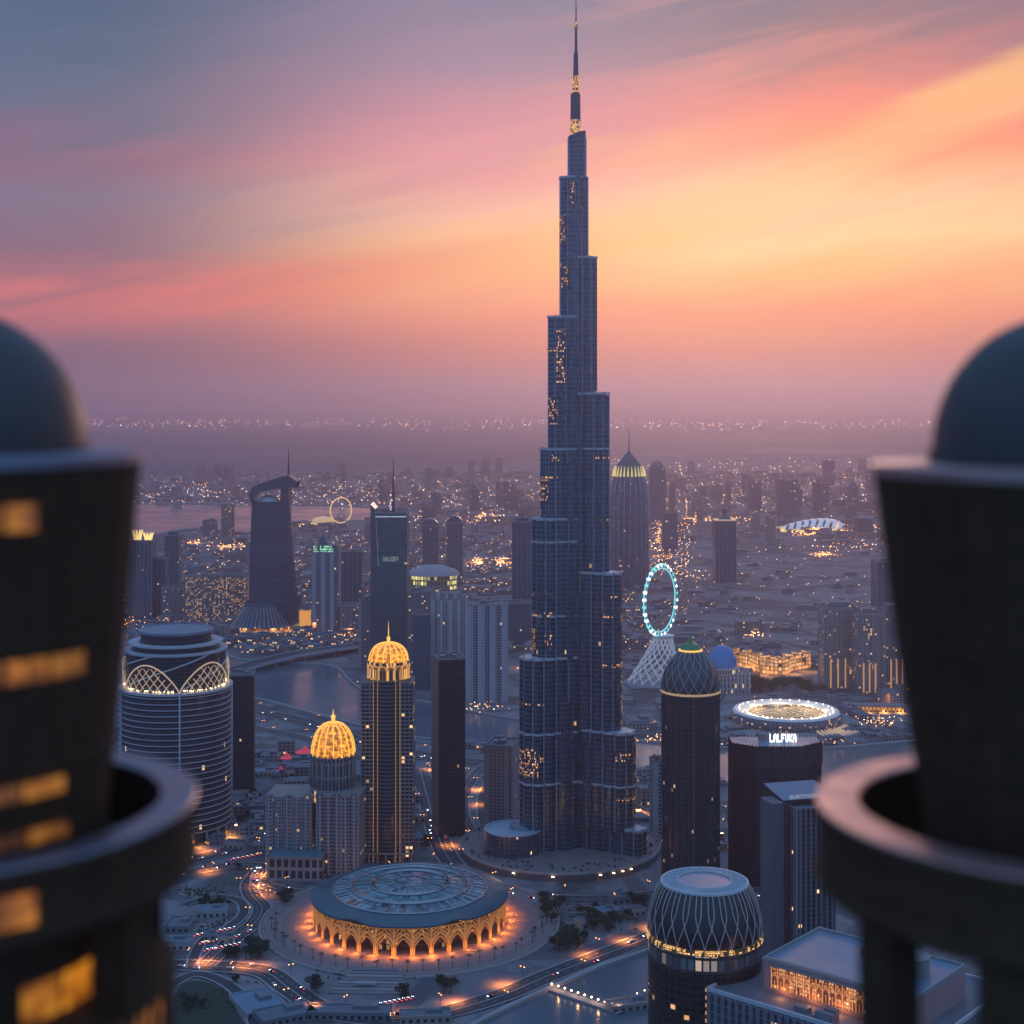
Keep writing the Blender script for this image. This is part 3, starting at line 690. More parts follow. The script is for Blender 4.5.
    # lit windows
    for (R_of, za, zb, xa, xb, es, n) in spec['win']:
        R = R_of*k+.03
        def px_of(t): Y = d-R*cos(t); return 512+(root.location.x+R*sin(t))*F/Y
        def solve(px):
            best = min((abs(px_of(t/400*pi/2)-px), t/400*pi/2) for t in range(-400, 380)); return best[1]
        ta, tb = solve(xa), solve(xb)
        w = MB()
        for i in range(n):
            t0 = ta+(tb-ta)*i/n+.012; t1 = ta+(tb-ta)*(i+1)/n-.012
            for j in range(6):
                q0, q1 = t0+(t1-t0)*j/6, t0+(t1-t0)*(j+1)/6
                P = lambda t, z, rr: (rr*sin(t), -rr*cos(t), z)
                w.face([P(q0, za, R), P(q1, za, R), P(q1, zb, R), P(q0, zb, R)], None, i % 2)
        wm = [window_glow(es*.55), window_glow(es)]
        w.build('window', wm, bo if R_of < 215 else ro)
    return root
M['ring_l'] = mat('turret_ring_less_lit', (0.30, 0.27, 0.32), 0.38, 0.75, var=0.12, scale=.6)  # greyer copy of the ring metal, for the side with less sunset
M['ring_r'] = mat('turret_ring_sunset_tint', (0.56, 0.31, 0.29), 0.38, 0.75, var=0.12, scale=.6)  # pink evening light on the right ring put into its colour
zz40 = lambda py, Y=40: zat(py, Y)
turret(-67, dict(dome=149, dome_h=149*.94, dome_y=446, rim=205, rim_y=452, waist=170, ring=259, ring_y=803, ringin=222, ring_h=1.9, nbr=8, br0=.6,
       posts=(72, 8, -58, 127, -120, 180), post_r=5.75, post_w=1.1, drum=4.6,
       win=[(202, 434.85, 435.5, -200, 40, .34, 6), (186, 431.15, 431.7, -160, 86, .46, 5), (178, 428.25, 428.65, -150, 66, .36, 4), (173.5, 427.1, 427.45, -150, 70, .26, 4),
            (259, 425.95, 426.7, -60, 40, .55, 2), (174, 422.5, 423.65, 20, 92, .8, 2), (236.5, 421.2, 422.5, 120, 166, 1.0, 1)]),
       'left foreground turret with slate dome, lit amber windows and ring balcony', M['ring_l'])
turret(1067, dict(dome=130, dome_h=130*1.02, dome_y=448, rim=191, rim_y=464, waist=141, ring=247, ring_y=808, ringin=203, ring_h=2.2, nbr=8, br0=.3,
       posts=(-66, -33, 10, 60, 110, 150), post_r=5.8, post_w=1.15, drum=0, win=[]),
       'right foreground turret with sunset tinted ring balcony and dark unlit body', M['ring_r'])
# ------------------------------------------------------------------ towers and landmarks
def span(pl, pr, Y): return xat((pl+pr)/2, Y), (pr-pl)*Y/F
LIT = (1.0, 0.5, 0.16)
FM = {
 'grid_pale': facade('grid_pale', (0.34, 0.33, 0.36), (0.06, 0.08, 0.11), 3.6, 3.4, .35, .35, .07, es=.8, wr=.7),
 'grid_warm': facade('grid_warm', (0.36, 0.30, 0.28), (0.07, 0.07, 0.09), 3.5, 3.6, .4, .4, .42, lit=(1.0, .42, .14), es=.62, cl=0),
 'blue_glass': facade('blue_glass', (0.08, 0.16, 0.22), (0.03, 0.10, 0.16), 4, 3, .15, .22, .006, es=.8, rough=.2),
 'teal_glass': facade('teal_glass', (0.02, 0.16, 0.2), (0.005, 0.12, 0.15), 4.2, 6, .06, .3, .003, es=.8, rough=.22),
 'dark_glass': facade('dark_facade', (0.012, 0.045, 0.062), (0.003, 0.026, 0.040), 3.8, 2.6, .22, .28, .003, es=.6, rough=.2),
 'pin': facade('pinstripe', (0.42, 0.42, 0.46), (0.06, 0.08, 0.12), 4, 3, .2, .2, .01, vert=(17.0, .42, (0.46, 0.45, 0.5)), es=1.2),
 'res': facade('residential', (0.36, 0.33, 0.34), (0.07, 0.08, 0.1), 3.4, 4.2, 0.45, .42, .025, es=.8, wr=.75, vert=(21.0, .22, (0.42, 0.38, 0.38))),
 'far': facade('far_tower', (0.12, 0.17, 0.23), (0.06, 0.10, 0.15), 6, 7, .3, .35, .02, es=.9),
 'twist': facade('twist_glass', (0.04, 0.11, 0.16), (0.014, 0.07, 0.12), 4.2, 90, .0, .35, .0, es=1, rough=.22),
 'white_tower': facade('white_tower', (0.4, 0.4, 0.44), (0.08, 0.1, 0.13), 4, 4, .4, .3, .012, es=.8, vert=(13.0, .35, (0.5, 0.5, 0.53))),
}
def rooftop(root, w, d, h, n=4, seed=0, cx=0, cy_=0):
    rnd = random.Random(seed)
    for i in range(n):
        s1, s2 = rnd.uniform(.12, .28)*w, rnd.uniform(.15, .3)*d
        b = MB(); b.box(cx+rnd.uniform(-.3, .3)*w, cy_+rnd.uniform(-.3, .3)*d, h, s1, s2, rnd.uniform(2, 6), mi=0)
        b.build('roof_plant', M['plant'], root)
def parapet(root, plan, h, t=0.8, hh=1.8, m_=None, name='parapet'):
    b = MB(); b.prism(offset(plan, 0.25), h-.6, h+hh, 0, None); ins = offset(plan, -t)
    b.prism(ins[::-1], h, h+hh, 0, None)
    n = len(plan); o_ = offset(plan, 0.25)
    for i in range(n): j = (i+1) % n; b.face([(*o_[i], h+hh), (*o_[j], h+hh), (*ins[j], h+hh), (*ins[i], h+hh)])
    b.build(name, m_ or M['concrete'], root)
def slab_tower(label, pl, pr, top, base, fm, d=None, rot=0.0, name='office_tower', cat='tower', group=None, piers=None, setback=None, roofm='roof', mast=None, plants=3, Yoff=0, pier_m='concrete'):
    Yf = H*F/(base-400.0)+Yoff; X, w = span(pl, pr, Yf); d = d or w*.8
    if rot: w_ = w; w = (w_-d*abs(sin(rot)))/cos(rot)
    Yc = Yf+d/2*cos(rot)+w/2*abs(sin(rot)); h = zat(top, Yf)
    root = thing(name, label, cat, (X*Yc/Yf, Yc), rot, group)
    pln = rect(0, 0, w, d)
    b = MB(); b.prism(pln, 0, h, 0, 1); b.build('body', [FM[fm], M[roofm]], root)
    parapet(root, pln, h)
    if piers:
        b = MB()
        for i in range(piers+1):
            x = -w/2+w*i/piers
            b.box(x, -d/2-.5, 0, .9, 1.2, h+2.2); b.box(x, d/2+.5, 0, .9, 1.2, h+2.2)
        b.build('piers', M[pier_m], root)
    if setback:
        f_, hh = setback; b = MB(); b.prism(rect(0, 0, w*f_, d*f_), h, h+hh, 0, 1); b.build('penthouse', [FM[fm], M[roofm]], root)
    else: rooftop(root, w, d, h, plants, seed=int(pl*7+top))
    if mast:
        b = MB(); b.tube([(0, 0, h), (0, 0, h+mast)], lambda t: 1.3*(1-t)+.3, 6); b.build('mast', M['dark'], root)
    return root, w, d, h

# --- left cylinder tower with ledges and lattice crown
cyl = thing('cylinder_tower', 'large round tower ringed with pale floor ledges, lattice arches round its crown', 'tower', (xat(176, 1530), 1530))
R = 55.0; b = MB(); b.lathe([(R, 14), (R, 150)], n=96); b.lathe([(R*.93, 0), (R*.93, 14)], n=96)
b.build('body', facade('cylinder_glass', (0.05, 0.06, 0.09), (0.02, 0.035, 0.055), 5.8, 3.0, .12, .2, .006, es=.8, cl=1.0), cyl)
for k in range(24):
    z = 12+k*5.8; b = MB(); o_ = 1.5+0.25*sin(k*.7)
    b.lathe([(R, z), (R+o_*.7, z+.1), (R+o_*.7, z+.75), (R, z+.85)], n=96); b.build('floor_ledge', M['ledge'], cyl)
b = MB(); b.lathe([(R, 148), (R+1.8, 148.2), (R+1.8, 150.4), (50.0, 150.5)], n=96); b.build('crown_deck', M['ledge'], cyl)
b = MB(); b.lathe([(49.5, 150.4), (49.5, 186)], n=96); b.lathe([(43.5, 187), (43.5, 193.5)], n=96); b.lathe([(35, 194), (35, 204.5)], n=96)
b.build('crown_drum', FM['dark_glass'], cyl)
for (r0, r1, z0, z1) in ((44, 51.0, 185.4, 187.6), (36, 46.5, 192.8, 194.8), (0, 36.5, 203.6, 206.4)):
    b = MB(); b.lathe([(r0 or .01, z0), (r1, z0), (r1+.5, z0+.6), (r1+.5, z1), (r0 or .01, z1+.05)] if r0 else [(.01, z0), (r1, z0), (r1+.8, z0+.5), (r1+.8, z1), (r1-1.5, z1+.2), (r1-1.6, z1-.4), (.0, z1-.3)], n=96)
    b.build('roof_ring' if r0 else 'roof_cap', M['ledge'] if r0 else M['roof_blue'], cyl)
th = lambda a: -pi/2+radians(a)
RA = 52.5
for k in range(5):
    c0 = -57+k*73.0
    arch = lambda t, s=1.0: (RA*cos(th(c0+73*t)), RA*sin(th(c0+73*t)), 150.5+27*s*sin(pi*t)**.8)
    b = MB(); b.tube([arch(i/28) for i in range(29)], .75, 6); b.build('lattice_arch', M['led_warm'], cyl)
    b = MB()
    for j in range(1, 8):
        for s_ in (-1, 1):
            pts = []
            for q in range(9):
                t = j/8+s_*q/8*.34
                if not 0 < t < 1: break
                z = 150.5+q/8*27; zt = arch(t)[2]
                if z > zt: break
                pts.append((RA*cos(th(c0+73*t)), RA*sin(th(c0+73*t)), z))
            if len(pts) > 1: b.tube(pts, .4, 4)
    b.build('lattice_web', M['led_warm'], cyl)
    b = MB()
    for j in range(34):
        t = th(c0+5+63*random.random()); r_ = random.uniform(50.4, 51.6); b.octa(r_*cos(t), r_*sin(t), 151.2+random.random()*1.3, .5)
    b.build('deck_lamp', M['lamp_warm'], cyl)
    b = MB(); b.tube([((50.3+1.5*(1-i/24))*cos(th(c0+110*i/24)), (50.3+1.5*(1-i/24))*sin(th(c0+110*i/24)), 151+35*(i/24)**.8) for i in range(25)], .9, 6)
    b.build('sweeping_band', M['ledge'], cyl)
    b = MB(); t = th(c0); b.tube([((R+1.9)*cos(t), (R+1.9)*sin(t), 10), ((R+1.9)*cos(t), (R+1.9)*sin(t), 150)], .8, 6); b.build('vertical_rib', M['ledge'], cyl)
for i in range(24):
    t = 2*pi*i/24; b = MB(); b.tube([((R+.6)*cos(t), (R+.6)*sin(t), 0), ((R+.6)*cos(t), (R+.6)*sin(t), 13)], 1.2, 8); b.build('column', M['stone'], cyl)
for i in range(9): t = th(-70+i*20); downlight('base_uplight', (cyl.location.x+61*cos(t), cyl.location.y+61*sin(t), 8), 34000)

# dark block behind it
slab_tower('dark narrow block just behind the big ringed cylinder tower', 229, 256, 676, 790, 'dark_glass', d=30, rot=.12)

# --- gold domed hotel (pale stone blocks, drum, lit dome)
def gold_dome(parent, cx, cy_, z0, R, hgt, nrib, es, name='dome', lant=1.0):
    b = MB(); prof = [(R, z0)]+[(R*cos(t)**.8, z0+hgt*sin(t)) for t in [i*pi/2/16 for i in range(1, 16)]]+[(0.6, z0+hgt)]
    b.lathe(prof, cx, cy_, n=48)
    dm = bpy.data.materials.new('lit_dome_glass'); dm.use_nodes = True; q = NG(dm.node_tree); bs = dm.node_tree.nodes['Principled BSDF']
    tc = q.n('ShaderNodeTexCoord'); nz = q.noise(tc.outputs['Object'], .28, 4, .7)
    uv = q.n('ShaderNodeUVMap'); sp_ = q.n('ShaderNodeSeparateXYZ'); q.link(uv.outputs[0], sp_.inputs[0])
    fv = q.m('FRACT', q.m('DIVIDE', sp_.outputs[1], 4.2)); fu = q.m('FRACT', q.m('DIVIDE', sp_.outputs[0], R*2*pi/nrib/2))
    pane = q.m('MULTIPLY', q.m('GREATER_THAN', fv, .14), q.m('GREATER_THAN', fu, .1))
    q.link(q.ramp(nz, [(.3, (.45, .09, .005)), (.5, (1.0, .30, .015)), (.72, (1.0, .50, .06))]), bs.inputs['Emission Color'])
    q.link(q.m('MULTIPLY', q.m('MULTIPLY_ADD', pane, .75, .25), q.ss(nz, .3, .75, es*.15, es*1.3)), bs.inputs['Emission Strength'])
    bs.inputs['Base Color'].default_value = (.3, .2, .06, 1); bs.inputs['Roughness'].default_value = .3; dm.cycles.emission_sampling = 'NONE'
    o = b.build(name, dm, parent)
    for i in range(nrib):
        t = 2*pi*(i+.5)/nrib; rb = MB(); rb.tube([(cx+(r+.35)*cos(t), cy_+(r+.35)*sin(t), z) for r, z in prof], .42*R/20+.12, 5); rb.build('rib', M['led_gold'], o)
    zt = z0+hgt; l = lant
    b = MB(); b.lathe([(2.6*l, zt-.6), (2.6*l, zt+.5), (1.7*l, zt+.8), (1.7*l, zt+4*l), (2.3*l, zt+4.3*l), (1.6*l, zt+5.6*l), (.5*l, zt+6.8*l), (.35*l, zt+9.5*l), (0, zt+11*l)], cx, cy_, n=16); b.build('lantern', M['led_gold'], o)
    return o
hy = 1424.0; hotel = thing('domed_hotel', 'pale stone hotel with a glowing golden ribbed dome on a columned drum', 'hotel', (xat(318, hy), hy), radians(-4))
S1 = hy/F
def hx(px): return (px-318)*S1
for (x0, x1, top, dy, dd) in ((271, 317, 798, -3, 44), (322, 364, 795, -6, 46), (296, 345, 806, 16, 40)):
    b = MB(); w = (x1-x0)*S1; pln = rect(hx((x0+x1)/2), dy, w, dd); h = zat(top, hy-22)
    b.prism(pln, 0, h, 0, 1); bl = b.build('block', [FM['res'], M['roof']], hotel)
    for k in range(5):
        bb = MB(); x = hx(x0)+w*(k+.5)/5
        bb.prism(circ(x, dy-dd/2, w/5*.36, 12), 0, h+(4 if k % 2 == 0 else 1.5), 0, 1); bb.build('bay', [FM['res'], M['roof']], bl)
    bb = MB()
    bb.prism(offset(pln, .9), h-.8, h+1.6, 0, 0); bb.build('cornice', M['stone'], bl)
b = MB(); dx_, dy_ = hx(333), 2; b.lathe([(22, 60), (22, 74), (19.5, 74.5), (19.5, 101), (21.8, 101.5), (21.8, 104), (19, 104.2)], dx_, dy_, n=32); b.build('drum', [facade('drum_wall', (.33, .3, .32), (.05, .06, .08), 13, 3.9, .45, .2, .02)], hotel)
b = MB()
for i in range(20):
    t = 2*pi*i/20; b.tube([(dx_+21*cos(t), dy_+21*sin(t), 74), (dx_+21*cos(t), dy_+21*sin(t), 101.5)], .8, 6)
    b.octa(dx_+21.2*cos(t+.15), dy_+21.2*sin(t+.15), 105, 1.5)
b.build('colonnade', M['stone'], hotel)
gold_dome(hotel, dx_, dy_, 104.2, 20.2, 30, 16, 1.5, lant=1.1)
b = MB(); pln = rect(hx(306), -36, 50, 32); b.prism(pln, 0, 22, 0, 1); b.build('podium', [facade('podium_arcade', (.34, .29, .28), (.03, .035, .05), 10, 6.5, .35, .3, .04), mat('teal_roof', (.10, .2, .25), .4)], hotel)
b = MB(); b.prism(offset(pln, .8), 20.6, 22.8, 0, None); b.build('cornice', M['stone'], hotel)

# --- slim tower with gold cap dome
ty = 1452.0; tw = thing('gold_capped_tower', 'slim dark apartment tower with balcony wings and a gold lit cap dome', 'tower', (xat(388.5, ty), ty))
h = 169.0
for sx in (-1, 1):
    b = MB(); b.prism(rect(sx*18.8, 0, 11.5, 40), 0, h, 0, 1); wg = b.build('balcony_wing', [facade('balcony_wing_wall', (.22, .2, .22), (.03, .035, .045), 3.7, 3.8, .3, .35, .03, es=1.2), M['roof']], tw)
    bb = MB()
    for k in range(44): bb.box(sx*19.2, -20.6, 4+k*3.7, 11.2, 1.8, .9)
    bb.build('balconies', M['concrete'], wg)
    for x in (sx*12.6, sx*8.6):
        bb = MB(); bb.box(x, -21.4, 0, .8, 1.2, h+3); bb.build('gilded_pier', glow_mat('gilded_pier', (1, .55, .2), .16, base=(.5, .35, .18)), tw)
b = MB(); b.prism([(-13, -19), (-8.5, -20.5)]+[(8.2*sin(t), -19.5-3.4*cos(t)) for t in [(-1+2*i/10)*pi/2 for i in range(11)]]+[(8.5, -20.5), (13, -19), (13, 19), (-13, 19)], 0, h+2, 0, 1)
b.build('glazed_bay', [facade('glazed_bay', (.09, .11, .14), (.02, .035, .05), 3.7, 50, 0, .4, .0, rough=.14), M['roof']], tw)
b = MB(); b.lathe([(21, h), (21, h+3), (18.5, h+3.5), (18.5, h+16), (20.3, h+16.5), (20.3, h+18.5), (19, h+19)], n=32); b.build('arcade_drum', facade('arcade_drum', (.5, .28, .12), (.06, .05, .04), 14, 3.6, .4, .2, .5, lit=(1, .45, .1), es=.9), tw)
b = MB()
for i in range(16):
    t = 2*pi*i/16; b.tube([(20*cos(t), 20*sin(t), h+3), (20*cos(t), 20*sin(t), h+16.5)], .7, 6)
    b.tube([(20*cos(t+pi/16*(1+j/5)), 20*sin(t+pi/16*(1+j/5)), h+10+6*sqrt(max(0, 1-(j/5)**2))) for j in range(-5, 6)], .5, 5)
b.build('arches', glow_mat('arcade_gilt', (1, .45, .12), .5, base=(.5, .32, .14)), tw)
gold_dome(tw, 0, 0, h+19, 18.6, 17, 16, 1.7, lant=.9)
b = MB(); b.tube([(0, 0, h+44), (0, 0, h+56)], lambda t: .6-.45*t, 6); b.build('spire', M['led_gold'], tw)
b = MB()
for i in range(7): b.box(-24+8*i, -30, 0, 1.4, 1.4, 10)
b.box(0, -30, 10, 52, 3, 1.2); b.build('entrance_colonnade', M['stone'], tw)

# --- dark slab, small blocks, slim block behind the main tower
r_, w, d, h = slab_tower('plain dark slab tower with a lighter reddish side face, between gold capped and tallest towers', 431, 466, 660, 838, 'dark_glass', d=36, rot=radians(14), plants=4)
b = MB(); b.box(-w/2-.35, 0, 0, .5, d*.98, h*.998); b.build('reddish_side', mat('reddish_side', (.30, .17, .14), .4, .35, var=.4, scale=.08), r_)  # thin lighter reddish sheet over the left face
slab_tower('low grey residential block tucked against the left foot of the tallest tower', 484, 521, 748, 826, 'res', d=40, rot=radians(-14), name='apartment_block', cat='apartments')
slab_tower('narrow grey block seen between the tallest tower and the onion topped tower', 650, 663, 762, 836, 'white_tower', d=18, rot=radians(8), name='apartment_block', cat='apartments')

# --- onion topped tower
oy = 1336.0; on = thing('onion_topped_tower', 'dark round tower with a lattice onion crown and green lit cap', 'tower', (xat(690.5, oy), oy))
R = 25.5; b = MB(); b.lathe([(R, 0), (R, 181)], n=64); b.build('body', facade('onion_body', (.008, .045, .066), (.002, .026, .042), 3.8, 2.4, .3, .3, .02, lit=(.95, .75, .5), es=.5, cl=.9), on)
for k in range(24):
    t = 2*pi*k/24; b = MB(); b.tube([((R+.2)*cos(t), (R+.2)*sin(t), 0), ((R+.2)*cos(t), (R+.2)*sin(t), 181)], .4, 4); b.build('vertical_fin', M['dark'] if k % 6 else mat('bronze_fin', (.3, .22, .2), .4, .6), on)
b = MB(); b.lathe([(R, 180), (R+1, 180.3), (R+1, 182), (R, 182.2)], n=64); b.build('gilded_band', glow_mat('gilded_band', (1, .6, .25), .35, base=(.4, .3, .2)), on)
prof = [(R+.3, 182), (R+.2, 188), (R-2, 197), (R-6.5, 206), (R-12.5, 213), (R-15.5, 216)]
b = MB(); b.lathe(prof, n=64); cr = b.build('onion_crown', M['darkglass'], on)
def prof_r(z):
    for (r0, z0), (r1, z1) in zip(prof, prof[1:]):
        if z0 <= z <= z1: return r0+(r1-r0)*(z-z0)/(z1-z0)
    return prof[-1][0]
b = MB()
for k in range(18):
    for s_ in (-1, 1):
        pts = []
        for i in range(15):
            z = 182+34*i/14; t = 2*pi*k/18+s_*.75*i/14; pts.append(((prof_r(z)+.3)*cos(t), (prof_r(z)+.3)*sin(t), z))
        b.tube(pts, .28, 4)
b.build('lattice', mat('crown_lattice', (.4, .44, .45), .4, .4), cr)
b = MB(); b.lathe([(9.5, 216), (10.6, 216.3), (10.6, 217.4), (9.2, 217.6)], n=32); b.build('lit_ring', M['led_gold'], on)
b = MB(); b.lathe([(9.2, 217.6), (8.2, 220.5), (5.5, 222.5), (2.2, 223.3), (1.6, 225), (2, 226.3), (.5, 228.3), (.3, 231), (0, 233)], n=24); b.build('green_cap', mat('green_cap', (.03, .16, .10), .35, .3, emit=(.1, .7, .3), es=.06), on)

# --- tower with the roof sign, and slab tower in front of it
sy_ = 1388.0; sg_ = thing('sign_roof_tower', 'broad dark corduroy faced tower with white letters standing on its roof', 'tower', (xat(774, sy_), sy_))
pln = [(-40.5, -18), (-22, -32), (19, -32), (40.5, -14), (40.5, 6), (-40.5, 6)]; h = 127.0
b = MB(); b.prism(pln, 0, h-20, 0, None); fins(b, pln, 0, h-20, 3.2, .9, .6, 1); b.build('body', [FM['dark_glass'], M['dark']], sg_)
b = MB(); b.prism(offset(pln, .6), h-20, h, 0, 1); fins(b, offset(pln, .6), h-20, h+1.0, 3.2, .9, .7, 0); b.build('bronze_crown', [mat('bronze_crown', (.05, .06, .08), .5, .4, var=.3), M['roof_blue']], sg_)
rooftop(sg_, 56, 16, h, 4, 5, 0, -4)
FONT = {'L': ['1000', '1000', '1000', '1000', '1111'], 'A': ['0110', '1001', '1111', '1001', '1001'], 'U': ['1001', '1001', '1001', '1001', '0110'], 'F': ['1111', '1000', '1110', '1000', '1000'],
        'K': ['1001', '1010', '1100', '1010', '1001'], 'I': ['1', '1', '1', '1', '1'], 'R': ['1110', '1001', '1110', '1010', '1001'], 'N': ['1001', '1101', '1011', '1001', '1001'], 'T': ['111', '010', '010', '010', '010'],
        'E': ['1111', '1000', '1110', '1000', '1111'], 'Q': ['0110', '1001', '1001', '1011', '0111'], 'M': ['10001', '11011', '10101', '10001', '10001'], 'O': ['0110', '1001', '1001', '1001', '0110'],
        'Z': ['1111', '0001', '0110', '1000', '1111'], 'V': ['1001', '1001', '1001', '1010', '0100'], 'S': ['0111', '1000', '0110', '0001', '1110'], 'Y': ['1001', '1001', '0110', '0100', '0100'], 'H': ['1001', '1001', '1111', '1001', '1001'], 'W': ['10001', '10001', '10101', '11011', '10001']}
def letters(word, x0, y, z0, cell, zc, depth, root, m_, name='sign_letters', rot=None):
    b = MB(); x = x0
    for ch in word:
        g_ = FONT[ch]
        for r in range(5):
            for c in range(len(g_[0])):
                if g_[r][c] == '1': b.box(x+c*cell, y, z0+(4-r)*zc, cell*1.04, depth, zc*1.04)
        x += (len(g_[0])+.9)*cell
    return b.build(name, m_, root)
letters('LALFUKA', -7, -20, h+1, 0.72, 1.5, 1.2, sg_, M['sign_white'])
b = MB()
for i in range(9): b.tube([(-7+3.1*i, -19.4, h), (-7+3.1*i, -19.4, h+8)], .2, 4)
b.build('sign_frame', M['steel'], sg_)

qy = 1170.0; sl = thing('slab_cluster_tower', 'grey tower of thick vertical slabs under a tilted roof canopy with lettering', 'tower', (xat(796, qy), qy), radians(15))
k1 = qy/F
def sx_(px): return (px-796)*k1*1.1
for (x0, x1, top, y0, dd, fm) in ((762, 774, 802, -18, 20, 'white'), (776, 783, 804, -14, 30, 'conc'), (785, 820, 808, -22, 44, 'fac'), (820, 832, 800, -6, 40, 'white')):
    b = MB(); w = (x1-x0)*k1*1.1; h = zat(top, qy-20); pln = rect(sx_((x0+x1)/2), y0+dd/2, w, dd)
    if fm == 'fac':
        b.prism(pln, 0, h, 0, 1); o = b.build('main_slab', [facade('slab_front', (.08, .095, .125), (.02, .03, .045), 3.6, 3.6, .3, .3, .01, rough=.2), M['roof']], sl)
        bb = MB(); fins(bb, pln, 0, h+1, 4.4, 1.4, 1.0, 0); bb.build('fins', M['concrete'], o)
    else: b.prism(pln, 0, h, 0, 0); b.build('slab', mat('grey_slab', (.10, .115, .145) if fm == 'white' else (.05, .06, .08), .6, var=.2), sl)
b = MB(); zc0 = zat(806, qy); z1_ = zat(790, qy)
b.prism(rect(sx_(799), 8, 50*k1, 34), zc0, zc0+7, 0, None); b.build('canopy_base', M['dark'], sl)
b = MB(); q_ = rect(sx_(801), 4, 56*k1, 36); tilt = lambda x, y: zc0+9+(y+14)*.12
b.prism(q_, zc0+7, tilt, 0, 1); b.build('roof_canopy', [M['dark'], M['roof_blue']], sl)
letters('QUATTORINZI', sx_(801)-16, -13.6, zc0+9.4, .62, .6, .5, sl, glow_mat('sign_soft', (.8, .88, 1), .22, base=(.4, .42, .46)))

# --- lattice crowned cylinder, front right
ly = 900.0; lat = thing('lattice_dome_tower', 'near dark cylinder tower with pale looping ribs and a flat blue roof disc', 'tower', (xat(704.5, ly), ly))
R = 33.6; b = MB(); b.lathe([(R, 0), (R, 108)], n=72); b.build('body', facade('lattice_tower_body', (.02, .02, .022), (.008, .01, .014), 4.4, 4.4, .3, .4, .03, lit=(1, .5, .2), es=.9, cl=1.0), lat)
for k in range(2):
    t = -pi/2-.08+.2*k
    for j in range(22):
        b = MB(); z = 6+j*4.4; b.prism([((R+.12)*cos(t+s_), (R+.12)*sin(t+s_), ) for s_ in (-.035, .035)], z, z+2.2, 0, None, closed=False)
        if random.random() < .8-.3*k: b.build('lit_window', M['win_soft'] if 'win_soft' in M else M.setdefault('win_soft', glow_mat('lit_window', (1, .45, .2), .55)), lat)
b = MB(); b.lathe([(R, 108), (R+.5, 108.3), (R+.5, 109.5), (R, 109.7), (R, 117), (R+.9, 117.4), (R+.9, 118.6), (R, 118.8)], n=72); b.build('window_band', facade('window_band', (.05, .05, .055), (.16, .17, .18), 8.6, 4.6, .25, .3, .55, lit=(.8, .62, .5), es=.42, cl=.1, tint=.6), lat)
b = MB()
b.lathe([(R+1.2, 118.7), (R+1.2, 121.4), (R-1, 121.6)], n=72)
b.build('lit_gallery', facade('lit_gallery', (.4, .2, .08), (.1, .06, .03), 1.3, .7, .3, .3, .75, lit=(1, .45, .08), es=1.5, cl=.1), lat)
prof = [(R-1, 119), (R, 124), (R-.6, 131), (R-2.4, 139), (R-5.2, 146), (R-8.0, 150.5)]
b = MB(); b.lathe(prof, n=72); lc = b.build('dome_glass', mat('dome_black_glass', (.012, .014, .018), .2, spec=.7), lat)
for k in range(26):
    b = MB()
    for s_ in (-1, 1):
        pts = []
        for i in range(19):
            u = i/18; z = 119.5+31*u; t = 2*pi*k/26+s_*(pi/26)*(1-cos(pi*min(1, u*1.35)))*.72
            pts.append(((prof_r(z)+.4)*cos(t), (prof_r(z)+.4)*sin(t), z))
        b.tube(pts, .3, 5)
    b.build('looping_rib', M['rib_pale'] if 'rib_pale' in M else M.setdefault('rib_pale', mat('rib_pale', (.62, .55, .52), .45, .2)), lc)
b = MB(); b.lathe([(R-8, 150.3), (R-7.2, 150.6), (R-7.4, 151.8), (R-9.5, 152.0), (R-10, 151.2), (16.6, 151.6), (16.2, 152.4), (15.6, 152.4), (15.6, 151.5)], n=72); b.build('roof_rim', M['ledge'], lat)
b = MB()
for i in range(40):
    t = 2*pi*i/40; b.tube([(17*cos(t), 17*sin(t), 152.1), ((R-8.6)*cos(t+.16), (R-8.6)*sin(t+.16), 152.2)], .45, 4)
b.build('roof_truss', M['ledge'], lat)
b = MB(); b.disc(0, 0, 151.8, 15.6, 48); b.build('roof_disc', mat('roof_disc', (.22, .30, .38), .35, var=.1), lat)

# --- near right building with the carved lit frieze
U = Vector((.745, -.667)); Vv = Vector((.65, .76)).normalized(); U = Vector((Vv.y, -Vv.x))
A0 = Vector((143.6, 860.0)); nb = thing('carved_frieze_building', 'near broad building with blue flat roof and an amber lit carved arcade panel', 'building', (A0.x, A0.y), atan2(U.y, U.x))
def q4(u0, v0, u1, v1): return [(u0, v0), (u1, v0), (u1, v1), (u0, v1)]
b = MB(); pln = q4(-25, -21, 105, 95); b.prism(pln, 0, 102, 0, 1); fins(b, pln, 0, 100, 4.6, 1.3, .9, 2); b.build('podium', [facade('frieze_podium', (.2, .22, .27), (.05, .07, .1), 5, 4.6, .2, .15, .02), M['roof'], M['concrete']], nb)
parapet(nb, pln, 102, 1.6, 1.6, M['ledge'])
b = MB(); p2 = q4(0, 0, 92, 63); b.prism(p2, 101.5, 120, 0, 1); b.build('upper_block', [mat('rose_wall', (.42, .25, .24), .7, var=.15), M['roof_blue']], nb)
parapet(nb, p2, 120, 1.3, 1.4, M['kerb'], 'roof_railing')
fz = MB(); zb, zt = 104.5, 117.0
bg = facade('frieze_back', (.4, .2, .1), (.3, .12, .05), 2.0, 1.5, .3, .3, .7, lit=(1, .42, .12), es=.8, cl=.1)
fz.face([(5, -.15, zb), (78, -.15, zb), (78, -.15, zt), (5, -.15, zt)], [(0, 0), (73, 0), (73, 12), (0, 12)]); fo = fz.build('frieze_panel', bg, nb)
b = MB()
